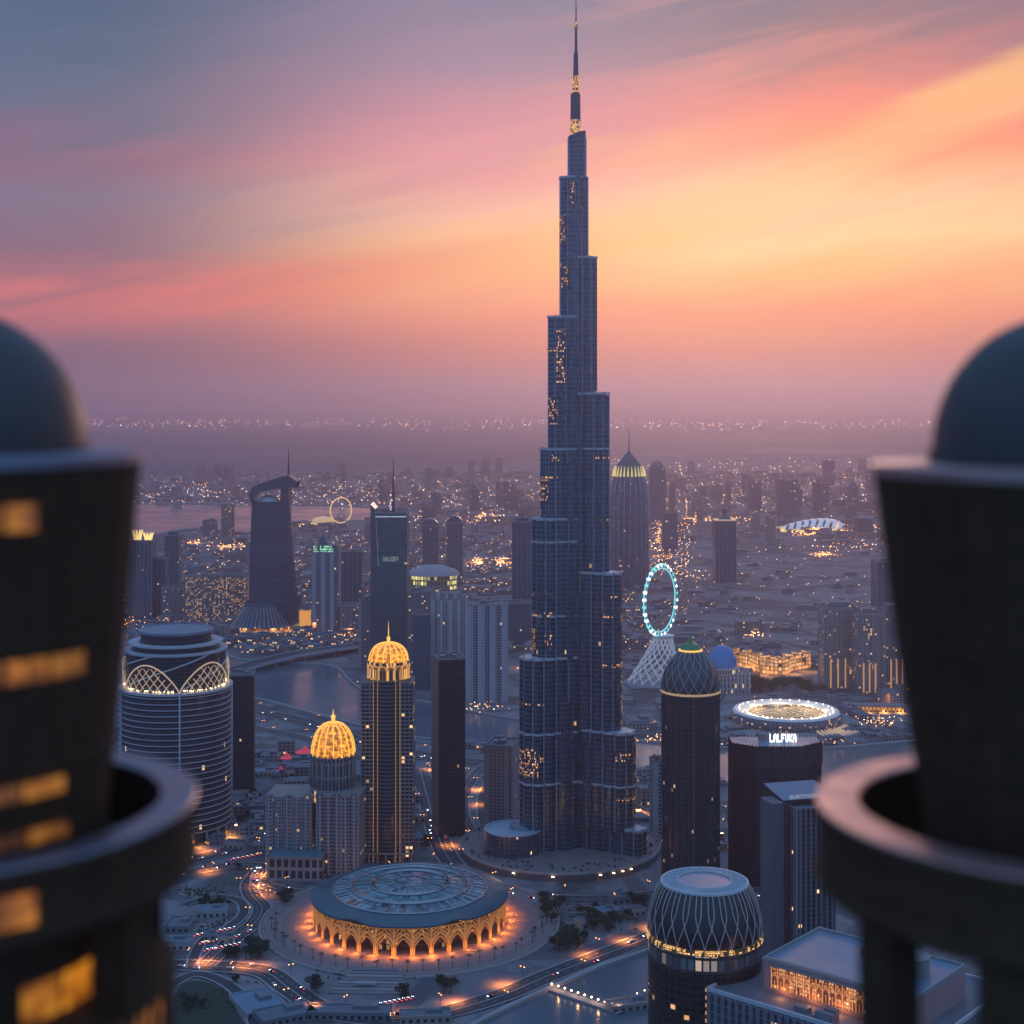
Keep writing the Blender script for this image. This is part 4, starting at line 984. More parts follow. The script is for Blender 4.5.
for i in range(18):
    x0 = 5+i*4.06
    for j in range(3):
        r0 = 1.9-.5*j; b.tube([(x0+2.03+r0*cos(a), -.5, zb+5.2+1.6*j+r0*1.4*sin(a)) for a in [pi*q/8 for q in range(9)]], .16, 4)
    b.tube([(x0, -.5, zb), (x0, -.5, zt)], .3, 5); b.tube([(x0+2.03, -.45, zb), (x0+2.03, -.45, zb+5)], .16, 4)
    for j in range(4): b.octa(x0+1+2.2*random.random(), -.5, zb+9+random.random()*2.5, .5)
b.build('carved_arcade', glow_mat('carved_arcade', (1, .38, .1), .55, base=(.5, .3, .2)), fo)
b = MB()
for x0, x1, z0, z1 in ((4.4, 78.6, zt, zt+.6), (4.4, 78.6, zb-.6, zb)): b.box((x0+x1)/2, -.5, z0, x1-x0, 1.0, z1-z0)
b.build('frieze_frame', M['stone'], fo)
b = MB(); b.lathe([(9.5, 119.9), (9.5, 129), (9.9, 129.2), (9.9, 130.2), (0, 130.4)], 74, 34, n=40); b.build('roof_drum', M['concrete'], nb)
rooftop(nb, 40, 20, 102, 5, 12, 40, -11); rooftop(nb, 20, 30, 120, 3, 13, 45, 42)
for i in range(4): p = A0+U*(14+18*i)-Vv*5; lamp('frieze_light', (p.x, p.y, 105.5), 1300, (1, .36, .12), .4)

# --- arena
ar = thing('arcaded_arena', 'round arena with amber lit pointed arches and a ribbed teal glass roof', 'arena', (AX, AY))
R = 80.0; NA = 34
b = MB(); b.lathe([(R-9, .9), (R-9, 23)], n=102); b.build('inner_wall', facade('arena_inner', (.05, .045, .045), (.03, .03, .035), 4.5, 3.2, .2, .2, .15, lit=(1, .45, .12), es=.7), ar)
rw = lambda t: 22.5+2.6*max(0, cos(t*6))**3
ribm = mat('arch_stone_floodlit', (.55, .36, .16), .6, var=.2, emit=(1, .34, .03), es=.22)  # part of the floodlight on the stone is put into its emission
for i in range(NA):
    t0 = 2*pi*(i+.5)/NA; dt = 2*pi/NA; b = MB()
    P = lambda u, z, rr=R: (rr*cos(t0+u*dt), rr*sin(t0+u*dt), z)
    for s_ in (-1, 1):                                    # pointed arch, doubled, with legs flaring at the foot
        for (wd, hh, rad) in ((.5, 17.5, .75), (.40, 14.3, .5)):
            pts = [P(s_*wd, .9)]+[P(s_*wd*(1-(q/10)**2.0), 5+(hh-5)*(q/10)**.85) for q in range(0, 11)]
            b.tube(pts, rad, 5)
        b.tube([P(s_*.5, 10.5), P(s_*.32, 15.5), P(0, 21.5)], .45, 5); b.tube([P(s_*.5, 15), P(s_*.25, 18.2), P(s_*.02, 17.5)], .4, 5)
        b.tube([P(s_*.5, 17), P(s_*.3, 20.5), P(s_*.15, 22.3)], .4, 5)
    b.tube([P(-.5, 21.8), P(.5, 21.8)], .5, 5); b.tube([P(.5, .9), P(.5, 21.8)], .8, 6)
    b.build('pointed_arch', ribm, ar)
    bb = MB()                                             # pierced spandrel screen above the arch
    n_ = 10
    for q in range(n_):
        ua, ub = -.5+q/n_, -.5+(q+1)/n_
        az_ = lambda u: 5+12.0*(1-min(1, abs(u)/.48)**.5)**.85 if abs(u) < .48 else 5
        bb.face([P(ua, max(az_(ua), 8), R-1.2), P(ub, max(az_(ub), 8), R-1.2), P(ub, 22.3, R-1.2), P(ua, 22.3, R-1.2)], [(ua*15+i*15, 0), (ub*15+i*15, 0), (ub*15+i*15, 12), (ua*15+i*15, 12)])
    bb.build('spandrel_screen', M['spand'] if 'spand' in M else M.setdefault('spand', facade('spandrel', (.4, .22, .08), (.03, .02, .015), 2.1, 1.9, .45, .45, .12, lit=(1, .45, .08), es=.9, wr=.6, rough=.6)), ar)
    if i % 1 == 0:
        tt = t0+.5*dt; lamp('arch_uplight', (AX+(R+4.2)*cos(tt), AY+(R+4.2)*sin(tt), 2.6), 1700*random.uniform(.7, 1.3), (1, .27, .03), .6); l_ = downlight('plaza_floodlight', (AX+(R+7)*cos(tt), AY+(R+7)*sin(tt), 8.5), 7000*random.uniform(.6, 1.4), (1, .27, .03), .6); l_.data.spot_size = radians(158); l_.data.spot_blend = 1.0
roofm = mat('arena_roof', (.05, .14, .17), .38, .3, var=.2, scale=.03)
b = MB(); n = 132
rings = [(R+2.4, lambda t: rw(t)+.2), (R+2.4, lambda t: rw(t)+1.6), (R-8, lambda t: 27.2), (R-16, lambda t: 28.2)]
for (r0, f0), (r1, f1) in zip(rings, rings[1:]):
    for i in range(n):
        t0, t1 = 2*pi*i/n, 2*pi*(i+1)/n
        b.face([(r0*cos(t0), r0*sin(t0), f0(t0)), (r0*cos(t1), r0*sin(t1), f0(t1)), (r1*cos(t1), r1*sin(t1), f1(t1)), (r1*cos(t0), r1*sin(t0), f1(t0))], None, 0, True)
b.build('roof_brim', roofm, ar)
glz = facade('roof_glazing', (.06, .09, .11), (.2, .27, .31), 9, 5.2, .1, .12, .0, rough=.18, tint=.75, wr=.4)
b = MB(); b.lathe([(R-16, 28.2), (R-30, 30.2), (R-31, 31.4)], n=96); b.lathe([(R-34, 31.2), (R-46, 32.4), (R-47, 33.2)], n=96, mi=1); b.lathe([(R-50, 33), (R-66, 34), (0.01, 34.4)], n=96, mi=0)
b.build('roof_glass', [glz, facade('roof_glazing_inner', (.08, .15, .16), (.10, .26, .28), 6, 4.0, .12, .15, .0, rough=.2, tint=.6)], ar)
for r_, z_, rr in ((R-15.6, 28.6, .8), (R-31, 31.5, 1.1), (R-33.5, 31.7, .7), (R-47, 33.4, 1.0), (R-50, 33.6, .6), (R-66, 34.6, .5)):
    b = MB(); b.tube([(r_*cos(2*pi*i/96), r_*sin(2*pi*i/96), z_) for i in range(96)], rr, 6, True); b.build('roof_ring', M['steel'], ar)
for i in range(48):
    t = 2*pi*i/48; b = MB(); b.tube([((R-15)*cos(t), (R-15)*sin(t), 28.6), ((R-31)*cos(t), (R-31)*sin(t), 31.2)], .35, 4)
    if i % 2 == 0: b.tube([((R-31)*cos(t), (R-31)*sin(t), 31.6), ((R-66)*cos(t), (R-66)*sin(t), 34.6)], .3, 4)
    b.build('roof_rib', M['steel'], ar)

# --- far left: tower with the lit blossom crown and its neighbours
r_, w, d, h = slab_tower('tall blue grey tower at far left crowned with lit golden petals', 131, 154, 541, 619, 'blue_glass', piers=6, plants=1)
b = MB()
for k in range(2):
    for i in range(9):
        t = 2*pi*i/9; cx = (-.22 if k == 0 else .26)*w; rr = w*.2
        b.tube([(cx+rr*(.5+.7*u)*cos(t), rr*(.5+.7*u)*sin(t), h+u*26*(1-.25*k)*(1-.2*u)) for u in [q/6 for q in range(7)]], lambda t_: 2.6*(1-t_*.8), 5)
b.build('petal_crown', glow_mat('petal_crown', (1, .72, .25), 1.3), r_)
slab_tower('slender blue tower standing behind the petal crowned tower', 166, 180, 536, 600, 'blue_glass', piers=3, setback=(.6, 9), mast=16)
slab_tower('shorter glass tower stepped against the petal crowned tower', 154, 167, 559, 617, 'blue_glass', piers=3)
slab_tower('pale low apartment slab right of the petal crowned tower', 163, 186, 588, 620, 'grid_pale', d=30, name='apartment_block', cat='apartments', piers=6)
slab_tower('long apartment block with rows of amber windows before the lagoon', 187, 249, 577, 622, 'grid_warm', d=38, name='apartment_block', cat='apartments', piers=14, plants=7)

# --- twisted tower with hooked crown
wy = H*F/230.0+40; tt = thing('hooked_crown_tower', 'tall curved blue tower with a hooked roof crown, lone spire and flared skirt', 'tower', (xat(270, wy), wy))
k2 = wy/F
prof_px = [(632, 246, 299), (620, 248, 299), (600, 249.5, 298.5), (560, 250, 294), (520, 251.5, 291), (501, 252.5, 290.5)]
b = MB(); rings = []
for py, l, r in prof_px:
    z = max(0, zat(py, wy)); cx = ((l+r)/2-270)*k2; hw = (r-l)/2*k2; tw_ = (z/220)*.35
    ring = []
    for i in range(28):
        t = 2*pi*i/28; x = hw*abs(cos(t))**.6*(1 if cos(t) > 0 else -1); y = hw*.62*abs(sin(t))**.6*(1 if sin(t) > 0 else -1)
        ring.append((cx+x, y, z))
    rings.append(ring)
u = 0
for A, B in zip(rings, rings[1:]):
    for i in range(28):
        j = (i+1) % 28; b.face([A[i], A[j], B[j], B[i]], [(i*7, A[i][2]), (i*7+7, A[i][2]), (i*7+7, B[i][2]), (i*7, B[i][2])], 0, True)
b.face(rings[-1], None, 1)
b.build('curved_body', [FM['twist'], M['roof']], tt)
zt = rings[-1][0][2]; X = lambda px: (px-270)*k2; Zw = lambda py: zat(py, wy)
b = MB()                                                # crown: a shell rising to the right with an open eye below it
path = [(X(250.5), Zw(494)), (X(254), Zw(487)), (X(262), Zw(483)), (X(272), Zw(479.5)), (X(283), Zw(476)), (X(290), Zw(475)), (X(298.5), Zw(481))]
path2 = [(X(252.5), Zw(500)), (X(257), Zw(494)), (X(264), Zw(491)), (X(273), Zw(489)), (X(281), Zw(488)), (X(289), Zw(486)), (X(297), Zw(487.5))]
dpt = 24
for i in range(6):
    (x0, z0), (x1, z1) = path[i], path[i+1]; (x2, z2), (x3, z3) = path2[i], path2[i+1]
    b.face([(x0, -dpt, z0), (x2, -dpt, z2), (x3, -dpt, z3), (x1, -dpt, z1)]); b.face([(x0, dpt, z0), (x1, dpt, z1), (x3, dpt, z3), (x2, dpt, z2)])
    b.face([(x0, -dpt, z0), (x1, -dpt, z1), (x1, dpt, z1), (x0, dpt, z0)]); b.face([(x2, -dpt, z2), (x2, dpt, z2), (x3, dpt, z3), (x3, -dpt, z3)])
b.box(X(286.3), 0, Zw(502), 8.2*k2, 2*dpt*.9, Zw(483)-Zw(502)); b.box(X(253.8), 0, Zw(502), 2.8*k2, 2*dpt*.9, Zw(494)-Zw(502))
b.build('hooked_crown', FM['twist'], tt)
b = MB(); b.lathe([(X(282)-X(270), zt+.05), (X(277)-X(270), zt+8), (0, zt+13)], X(269), -4, n=24, sy=.8); b.build('crown_shell', M['white'], tt)
b = MB(); b.tube([(X(288.5), 0, Zw(484)), (X(288.5), 0, Zw(448))], lambda t: 2.6-2.2*t, 6); b.build('spire', M['dark'], tt)
b = MB(); b.box(X(297.5), 0, 0, 7*k2, 40, Zw(594)); b.build('side_wing', FM['twist'], tt)
b = MB(); b.lathe([(R2:=62, 5), (56, 9), (46, 24), (36, 42), (32, 50)], X(264), -12, n=48, sy=.7); sk = b.build('skirt_roof', FM['twist'], tt)
b = MB()
for i in range(40):
    t = 2*pi*i/40; b.tube([(X(264)+(r+.5)*cos(t), -12+.7*(r+.5)*sin(t), z) for r, z in ((62, 5), (56, 9), (46, 24), (36, 42))], .6, 4)
b.build('skirt_rib', M['ledge'], sk)
b = MB(); b.lathe([(60, 0), (60, 5)], X(264), -12, n=48, sy=.7); b.build('lit_base', facade('lit_base', (.5, .3, .1), (.2, .1, .04), 5, 3, .3, .1, .9, lit=(1, .55, .15), es=1.6, cl=.1), tt)
for i in range(7): t = pi+pi*(i+.5)/7; downlight('base_glow', (tt.location.x+X(264)+72*cos(t), wy-12+54*sin(t), 12), 30000)

# bright amber block beside it
rr_ = slab_tower('small block with a glowing amber front beside the hooked tower', 299, 313, 609, 630, 'grid_warm', d=26, name='amber_block', cat='building', plants=1)
b = MB(); w, d, h = rr_[1:]; b.box(0, -d/2-.6, 1, w*.8, .8, h*.9); b.build('amber_front', glow_mat('amber_front', (1, .42, .08), .75), rr_[0])

# --- green crowned tower group
r_, w, d, h = slab_tower('pale pinstriped tower with a green lit parapet and small crown', 313, 340, 553, 634, 'pin', d=36, plants=0, piers=6)
b = MB(); b.prism(rect(0, 0, w*.92, d*.9), h, h+14, 0, 1); b.build('green_parapet', [facade('green_parapet', (.1, .25, .22), (.05, .2, .18), 5, 2.5, .3, .3, .8, lit=(.15, 1, .6), es=1.0, cl=.1), M['roof']], r_)
b = MB(); b.lathe([(9, h+14), (8, h+22), (4, h+28), (.6, h+34), (0, h+40)], -.12*w, 0, n=16); b.build('small_crown', FM['teal_glass'], r_)
slab_tower('wide hazy blue slab behind the green crowned tower', 340, 363, 552, 612, 'blue_glass', d=46, piers=5)
slab_tower('low pale block with many small windows right of the green crowned tower', 338, 361, 606, 634, 'grid_pale', d=40, name='apartment_block', cat='apartments', piers=5)

# --- teal tower
ty2 = H*F/272.0; r_, w, d, h = slab_tower('teal glass tower with notched top, faint lettering and a red mast', 372, 408.5, 513, 672, 'teal_glass', d=54, plants=2)
b = MB(); b.prism([(-w/2-.3, -d/2-.8), (-w/2+7, -d/2-.8), (-w/2+7, d/2), (-w/2-.3, d/2)], 0, lambda x, y: h+14-(x+w/2)*1.1, 0, 0); b.build('raised_fin', FM['blue_glass'], r_)
b = MB(); b.tube([(5, 0, h), (5, 0, h+88)], lambda t: 2.2*(1-t)+.5, 6); b.build('mast', mat('red_mast', (.30, .05, .06), .5), r_)
b = MB()
for i in range(15): b.octa(-w/2+9+i*(w-12)/14, -d/2-.8, h-6, .8)
for i in range(6): b.octa(2+random.uniform(-3, 3), -4, h+4+3*i, 1.1)
b.build('roof_lamp', glow_mat('mast_lamp', (.75, .9, 1), 2.0), r_)
b = MB()
for x, z0, z1, dx_ in ((-w/2+8.5, h-85, h-12, 4), (-w/2+11.5, h-85, h-45, 0)): b.tube([(x+dx_*0, -d/2-.4, z1), (x+dx_, -d/2-.4, z0)], .45, 4)
b.build('light_seam', mat('light_seam', (.6, .65, .7), .4), r_)
letters('KALUZFY', -9, -d/2-.5, h-78, 0.75, 1.5, .6, r_, glow_mat('teal_sign', (.7, .85, .95), .28))
slab_tower('slim grey residential slab on the quay left of the teal tower', 359, 371, 601, 668, 'res', d=26, name='apartment_block', cat='apartments')

# --- white roofed pavilion and mid towers right of the teal tower
pvy = H*F/190.0; pv_ = thing('white_roof_pavilion', 'wide white shell roofed pavilion with yellow green lit eaves', 'pavilion', (xat(433, pvy), pvy))
k3 = pvy/F; b = MB(); b.lathe([(26*k3, 40), (22*k3, 48), (10*k3, 57), (0, 59)], n=40, sy=.8); b.lathe([(27*k3, 36), (26*k3, 40)], n=40, sy=.8); b.build('shell_roof', mat('shell_roof', (.40, .37, .38), .6, var=.15), pv_)
b = MB(); b.lathe([(24*k3, 0), (24*k3, 37)], n=40, sy=.8); b.build('glazed_wall', facade('pavilion_wall', (.3, .3, .2), (.1, .12, .06), 12, 8, .3, .3, .6, lit=(.95, .9, .25), es=1.0, cl=.2), pv_)
slab_tower('grey gridded block low between the teal tower and pinstripe tower', 409, 432, 592, 678, 'grid_pale', d=40, name='apartment_block', cat='apartments', piers=4)
slab_tower('narrow dark tower in front of the grey gridded block', 413, 430, 615, 690, 'blue_glass', d=26)
r_, w, d, h = slab_tower('pale tower with ornate white grid front and stepped roof', 432, 466, 600, 688, 'white_tower', d=40, piers=5, setback=(.7, 9), pier_m='white')
slab_tower('broad silver pinstriped tower on the creek bank', 467, 508, 605, 703, 'pin', d=44, piers=7, pier_m='white', plants=2)
slab_tower('teal grey block behind the silver pinstriped tower', 503, 531, 604, 645, 'blue_glass', d=50)
slab_tower('slim blue grey tower close to the left side of the tallest tower', 512, 532, 522, 640, 'blue_glass', d=50, piers=4, setback=(.6, 7), mast=22)
for lab, pl, pr, top, base in (('left of two small round topped towers beyond the pavilion', 423, 438.5, 526, 573), ('right of two small round topped towers beyond the pavilion', 447, 462.5, 523, 580)):
    r_, w, d, h = slab_tower(lab, pl, pr, top, base, 'blue_glass', plants=0, piers=4)
    b = MB(); m_ = 10
    for i in range(m_):
        t0, t1 = pi*i/m_, pi*(i+1)/m_; pa = [(-w/2*cos(t), h+sin(t)*w*.45) for t in (t0, t1)]
        (x0, z0), (x1, z1) = pa
        b.face([(x0, -d/2, z0), (x0, -d/2, h), (x1, -d/2, h), (x1, -d/2, z1)], [(x0, z0), (x0, h), (x1, h), (x1, z1)]); b.face([(x0, d/2, h), (x0, d/2, z0), (x1, d/2, z1), (x1, d/2, h)])
        b.face([(x0, -d/2, z0), (x1, -d/2, z1), (x1, d/2, z1), (x0, d/2, z0)])
    b.build('barrel_top', FM['blue_glass'], r_)

# --- bullet tower right of the main tower
by = H*F/193.0+60; bt = thing('bullet_tower', 'tall rounded blue tower with pointed crown and gold petals, right of the tallest tower', 'tower', (xat(629, by), by))
k4 = by/F; Zb = lambda py: zat(py, by); R = 19.5*k4
prof = [(R, 0), (R, Zb(520)), (R*.985, Zb(500)), (R*.93, Zb(488)), (R*.80, Zb(477))]
b = MB(); b.lathe(prof, n=48, sy=.8); b.build('body', FM['blue_glass'], bt)
for i in range(20):
    t = 2*pi*i/20; b = MB(); b.tube([((r+.4)*cos(t), .8*(r+.4)*sin(t), z) for r, z in prof], 1.3, 5); b.build('vertical_rib', M['fin'], bt)
b = MB(); b.lathe([(R*.80, Zb(477)), (R*.66, Zb(466)), (R*.34, Zb(458)), (R*.14, Zb(453)), (0.8, Zb(450))], n=40, sy=.8); b.build('pointed_crown', FM['teal_glass'], bt)
b = MB()
for i in range(26):
    t = 2*pi*i/26; b.tube([(R*q*cos(t), .8*R*q*sin(t), Zb(py)) for q, py in ((.84, 476), (.80, 471), (.72, 466))], lambda u: 1.9*(1-u)+.6, 5)
b.build('gold_petal', glow_mat('gold_petal', (1, .8, .3), .75), bt)
b = MB(); b.tube([(0, 0, Zb(451)), (0, 0, Zb(427))], lambda t: 1.5-1.2*t, 6); b.build('spire', M['dark'], bt)
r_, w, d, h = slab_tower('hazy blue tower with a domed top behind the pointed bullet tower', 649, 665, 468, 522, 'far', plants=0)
b = MB(); b.lathe([(w*.45, h), (w*.36, h+14), (w*.2, h+24), (0, h+28)], n=20); b.build('domed_top', FM['far'], r_)
slab_tower('small hazy block along the lit avenue right of the bullet tower', 662, 677, 513, 552, 'far')
slab_tower('dim slender tower far behind the lit avenue', 669, 675, 482, 511, 'far')
r_, w, d, h = slab_tower('lone square tower with pointed lit cap standing in the open desert', 714, 735, 521, 582, 'blue_glass', piers=5, plants=0)
b = MB(); b.prism(rect(0, 0, w*1.04, d*1.04), h, h+3, 0, 0); b.build('lit_cornice', M['led_warm'], r_)
b = MB(); b.prism(rect(0, 0, w*.6, d*.6), h+3, h+14, 0, None, plan1=rect(0, 0, w*.2, d*.2)); b.prism(rect(0, 0, w*.2, d*.2), h+14, h+30, 0, 0); b.tube([(0, 0, h+30), (0, 0, h+50)], .8, 5); b.build('pointed_cap', FM['teal_glass'], r_)
HAZY = [(777, 797, 480, 516, 'broad hazy tower block left of the white ribbed stadium shell'), (813, 828, 483, 513, 'hazy tower block rising behind the white ribbed stadium shell'), (749, 761, 481, 512, 'faint tower directly beyond the lone desert tower'),
        (848, 858, 487, 512, 'faint narrow tower at the right end of the distant row'), (823, 834, 461, 486, 'very faint tower highest in the right distant haze'), (470, 479, 489, 511, 'faint pointed tower in the haze between pavilion and tallest tower'),
        (503, 510, 482, 511, 'taller of two faint towers touching in the haze left of the tallest tower'), (510, 515, 487, 512, 'shorter of two faint towers touching in the haze left of the tallest tower'), (431, 441, 493, 511, 'faint stubby tower in the haze above the round topped towers'),
        (797, 802, 489, 513, 'thin faint sliver tower beside the broad hazy block'), (699, 706, 487, 506, 'faint tower beyond the gold lit avenue'), (725, 731, 484, 503, 'faint thin tower past the desert in pink haze'), (866, 876, 470, 495, 'faint tower near the right turret rim')]
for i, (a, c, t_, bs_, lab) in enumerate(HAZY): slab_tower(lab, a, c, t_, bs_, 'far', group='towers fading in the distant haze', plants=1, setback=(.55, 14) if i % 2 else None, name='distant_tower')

# --- observation ring on a lattice base
ry = H*F/287.0+20; rg_ = thing('observation_ring', 'cyan lit upright oval ring standing on a white lattice cone', 'observation wheel', (xat(656, ry), ry))
k5 = ry/F; zc = zat(600, ry); cxr = 4.5*k5
b = MB(); yaw = radians(57); rv = 34*k5
cpt = lambda a, rr=rv: (cxr+rr*cos(a)*cos(yaw), rr*cos(a)*sin(yaw), zc+rr*sin(a))
b.tube([cpt(2*pi*i/64) for i in range(64)], 2.2, 8, True); b.build('ring', mat('ring_steel', (.4, .55, .58), .3, .5), rg_)
for s_ in (-1, 1):
    b = MB(); b.tube([cpt(2*pi*i/64, rv+s_*3.4) for i in range(64)], .9, 6, True); b.build('led_rail', M['led_cyan'], rg_)
for i in range(30):
    b = MB(); c = cpt(2*pi*(i+.5)/30, rv+1); b.lathe([(0, -3.2), (2.4, -2), (3.2, 0), (2.4, 2), (0, 3.2)], 0, 0, n=8)
    b.v = [(x+c[0], y+c[1], z+c[2]) for x, y, z in b.v]; b.build('cabin', M['led_white'] if i % 3 else M['led_cyan'], rg_)
b = MB(); hb = zat(637, ry); NB = 16
for k in range(NB):
    for s_ in (-1, 1):
        pts = []
        for i in range(13):
            u = i/12; t = 2*pi*k/NB+s_*u*1.9; rr = (25*(1-u)**1.25+11.5)*k5*.72; cx = cxr*u*1.6-1*(1-u)
            pts.append((cx+rr*cos(t)*1.15, rr*sin(t), hb*u))
        b.tube(pts, .8, 5)
b.build('lattice_base', mat('lattice_white', (.75, .75, .78), .5, emit=(.8, .85, 1), es=.12), rg_)
b = MB(); b.lathe([(0.1, hb), (11*k5, hb), (11*k5, hb+3), (0, hb+3.2)], cxr*1.6, 0, n=32); b.build('top_platform', M['ledge'], rg_)
b = MB(); b.lathe([(32*k5, 0), (32*k5, 4), (28*k5, 6), (0.1, 6.2)], n=40); b.build('plinth', M['concrete'], rg_)

# small golden wheel by the lagoon
gy = H*F/125.0; gw = thing('golden_wheel', 'tiny gold lit big wheel on the far lagoon shore', 'big wheel', (xat(341, gy), gy))
k6 = gy/F; b = MB(); yw = radians(38); rv = 12.5*k6; cg = lambda a, rr=rv: (rr*cos(a)*cos(yw), rr*cos(a)*sin(yw), rv+8+rr*sin(a))
b.tube([cg(2*pi*i/48) for i in range(48)], 2.0, 6, True); b.build('rim', glow_mat('wheel_gold', (1, .6, .2), 1.1), gw)
b = MB()
for i in range(16): b.tube([cg(0, 0), cg(2*pi*i/16)], .5, 4)
b.build('spokes', M['steel'], gw)
b = MB()
for s_ in (-1, 1): b.tube([(s_*25, -12*s_, 0), cg(0, 0), (s_*25, 12*s_, 0)], 1.5, 5)
b.build('support_legs', M['steel'], gw)
hl = thing('lit_hall', 'low gold lit hall beside the small golden wheel', 'hall', (xat(322, gy), gy+20))
b = MB(); b.lathe([(11*k6, 0), (11*k6, 14), (8*k6, 24), (0, 30)], n=24, sy=.6); b.build('hall_roof', mat('hall_roof', (.5, .42, .3), .5, emit=(1, .65, .25), es=.5), hl)

# --- blue domed building
uy = H*F/296.0+30; ud = thing('blue_domed_building', 'pale arcaded building under a bright blue dome', 'domed building', (xat(730, uy), uy))
k7 = uy/F; b = MB(); pln = rect(2*k7, 0, 32*k7, 44); b.prism(pln, 0, zat(672, uy), 0, 1); fins(b, pln, 0, zat(672, uy)+2, 5.5, 1.2, 1.4, 2); b.build('arcaded_block', [facade('blue_dome_wall', (.36, .35, .38), (.06, .08, .11), 8, 5.5, .4, .3, .08, es=.9), M['roof'], M['white']], ud)
b = MB(); z0 = zat(673, uy); b.lathe([(17*k7, z0), (17*k7, zat(667, uy)), (15.5*k7, zat(666, uy))], -8*k7, 0, n=40); b.build('drum', facade('blue_drum', (.4, .4, .42), (.08, .09, .12), 8, 4, .4, .3, .3, lit=(1, .8, .6), es=.9), ud)
b = MB(); z1 = zat(666, uy); b.lathe([(14.6*k7, z1)]+[(14.9*k7*cos(t), z1+21*k7*sin(t)) for t in [i*pi/28 for i in range(1, 14)]]+[(0, z1+21*k7)], -8*k7, 0, n=40)
b.build('blue_dome', mat('blue_dome', (.02, .16, .42), .35, var=.15, emit=(.02, .25, .8), es=.10), ud)

# --- crescent of amber lit terraces
cy_0 = H*F/275.0; cr_ = thing('crescent_terrace', 'curved row of amber lit terrace houses facing the stadium', 'terrace', (xat(777, cy_0), cy_0+40))
k8 = cy_0/F; lit_c = facade('crescent_front', (.5, .3, .18), (.2, .1, .05), 6, 5, .15, .2, .93, lit=(1, .36, .06), es=.95, cl=0)
pts = smooth_path([((px-777)*k8, (675-py)*k8*4.2) for px, py in ((736, 668), (752, 671), (764, 679), (785, 681), (797, 676), (818, 672))], 6)
for i, ((x0, y0), (x1, y1)) in enumerate(zip(pts, pts[1:])):
    n_ = Vector((y1-y0, -(x1-x0))).normalized()*16; hgt = 22+3*(i % 3)
    pl_ = [(x0, y0), (x1, y1), (x1-n_.x, y1-n_.y), (x0-n_.x, y0-n_.y)]
    b = MB(); b.prism(pl_, 0, hgt, 0, 1); b.build('terrace_house', [lit_c, M['roof']], cr_)
for i in range(7): 
    x, y = pts[int((i+.5)*len(pts)/7)]; downlight('terrace_glow', (cr_.location.x+x, cr_.location.y+y-26, 16), 40000)

# --- white ring stadium
sy2 = 2035.0; st = thing('ring_stadium', 'oval stadium with brightly lit white roof ring beside the creek', 'stadium', (xat(786, sy2), sy2))
k9 = sy2/F; R = 54*k9; b = MB()
b.lathe([(R*.9, 0), (R*.97, 6), (R, 13), (R*.985, 19)], n=80); b.build('outer_wall', facade('stadium_wall', (.3, .3, .34), (.12, .14, .18), 3, 4, .3, .3, .1, es=.6), st)
b = MB(); b.lathe([(R*.985, 19), (R*.95, 21.5), (R*.82, 21), (R*.70, 18.5), (R*.70, 17.8), (R*.985, 18.6)], n=80); b.build('roof_ring', mat('stadium_roof', (.75, .75, .75), .5, emit=(1, .92, .8), es=.05), st)
b = MB()
for k in range(9):
    r0 = R*(.80-.05*k); b.lathe([(r0, 16-1.8*k), (r0-R*.05, 16-1.8*k), (r0-R*.05, 14.2-1.8*k)], n=64)
b.build('seating_bowl', mat('seating', (.42, .36, .28), .7, var=.3, scale=.3), st)
b = MB(); b.disc(0, 0, 1.2, R*.36, 48, sx=1.0); b.build('pitch', M['lawn'], st)
for i in range(60):
    if i % 2 == 0:
        t = 2*pi*i/60; b = MB(); b.octa(R*.71*cos(t), R*.71*sin(t), 17.4, .9); b.octa(R*.86*cos(t+.05), R*.86*sin(t+.05), 22.2, .8); b.build('floodlight', M['lamp_warm'], st)
for i in range(8): t = 2*pi*i/8; lamp('stadium_light', (st.location.x+R*.6*cos(t), sy2+R*.6*sin(t), 24), 16000, (1, .78, .5), 2)
b = MB()
for i in range(11):
    t = -pi/2+.35+i*.075; b.tube([((R+6)*cos(t), (R+6)*sin(t), 8), ((R+30)*cos(t), (R+30)*sin(t), 3)], 1.3, 5)
b.build('entrance_canopy', M['led_warm'], st)
b = MB(); b.lathe([(R+34, 0), (R+33, 3.5), (R, 6)], n=80); b.build('concourse', M['concrete'], st)

# --- ribbed white shell stadium far off
zy = H*F/131.0; zs = thing('shell_stadium', 'far white stadium with curved glowing ribs over a gold lit base', 'stadium', (xat(808, zy), zy))
ka = zy/F; W2 = 33*ka; 
for i in range(9):
    u0 = -.95+i*.215; b = MB(); N = 12
    for j in range(N):
        t0, t1 = pi*(.02+.96*j/N), pi*(.02+.96*(j+1)/N)
        def sp3(u, t):
            s_ = sqrt(max(0.02, 1-(min(.97, abs(u)))**2.4)); lean = .16*sin(t)
            return ((u+lean)*W2, -cos(t)*W2*.6*s_, (16*ka)*s_*sin(t)**.8*(.75+.25*u))
        w_ = .13
        b.face([sp3(u0, t0), sp3(u0+w_, t0), sp3(u0+w_, t1), sp3(u0, t1)][::-1], None, 0, True); b.face([sp3(u0+.01, t0), sp3(u0+.01, t1), sp3(u0+w_-.01, t1), sp3(u0+w_-.01, t0)][::-1], None, 0, True)
    b.build('shell_rib', mat('shell_rib', (.8, .82, .88), .4, emit=(.75, .85, 1), es=.3), zs)  # lighting on the white ribs put in as a mild emission
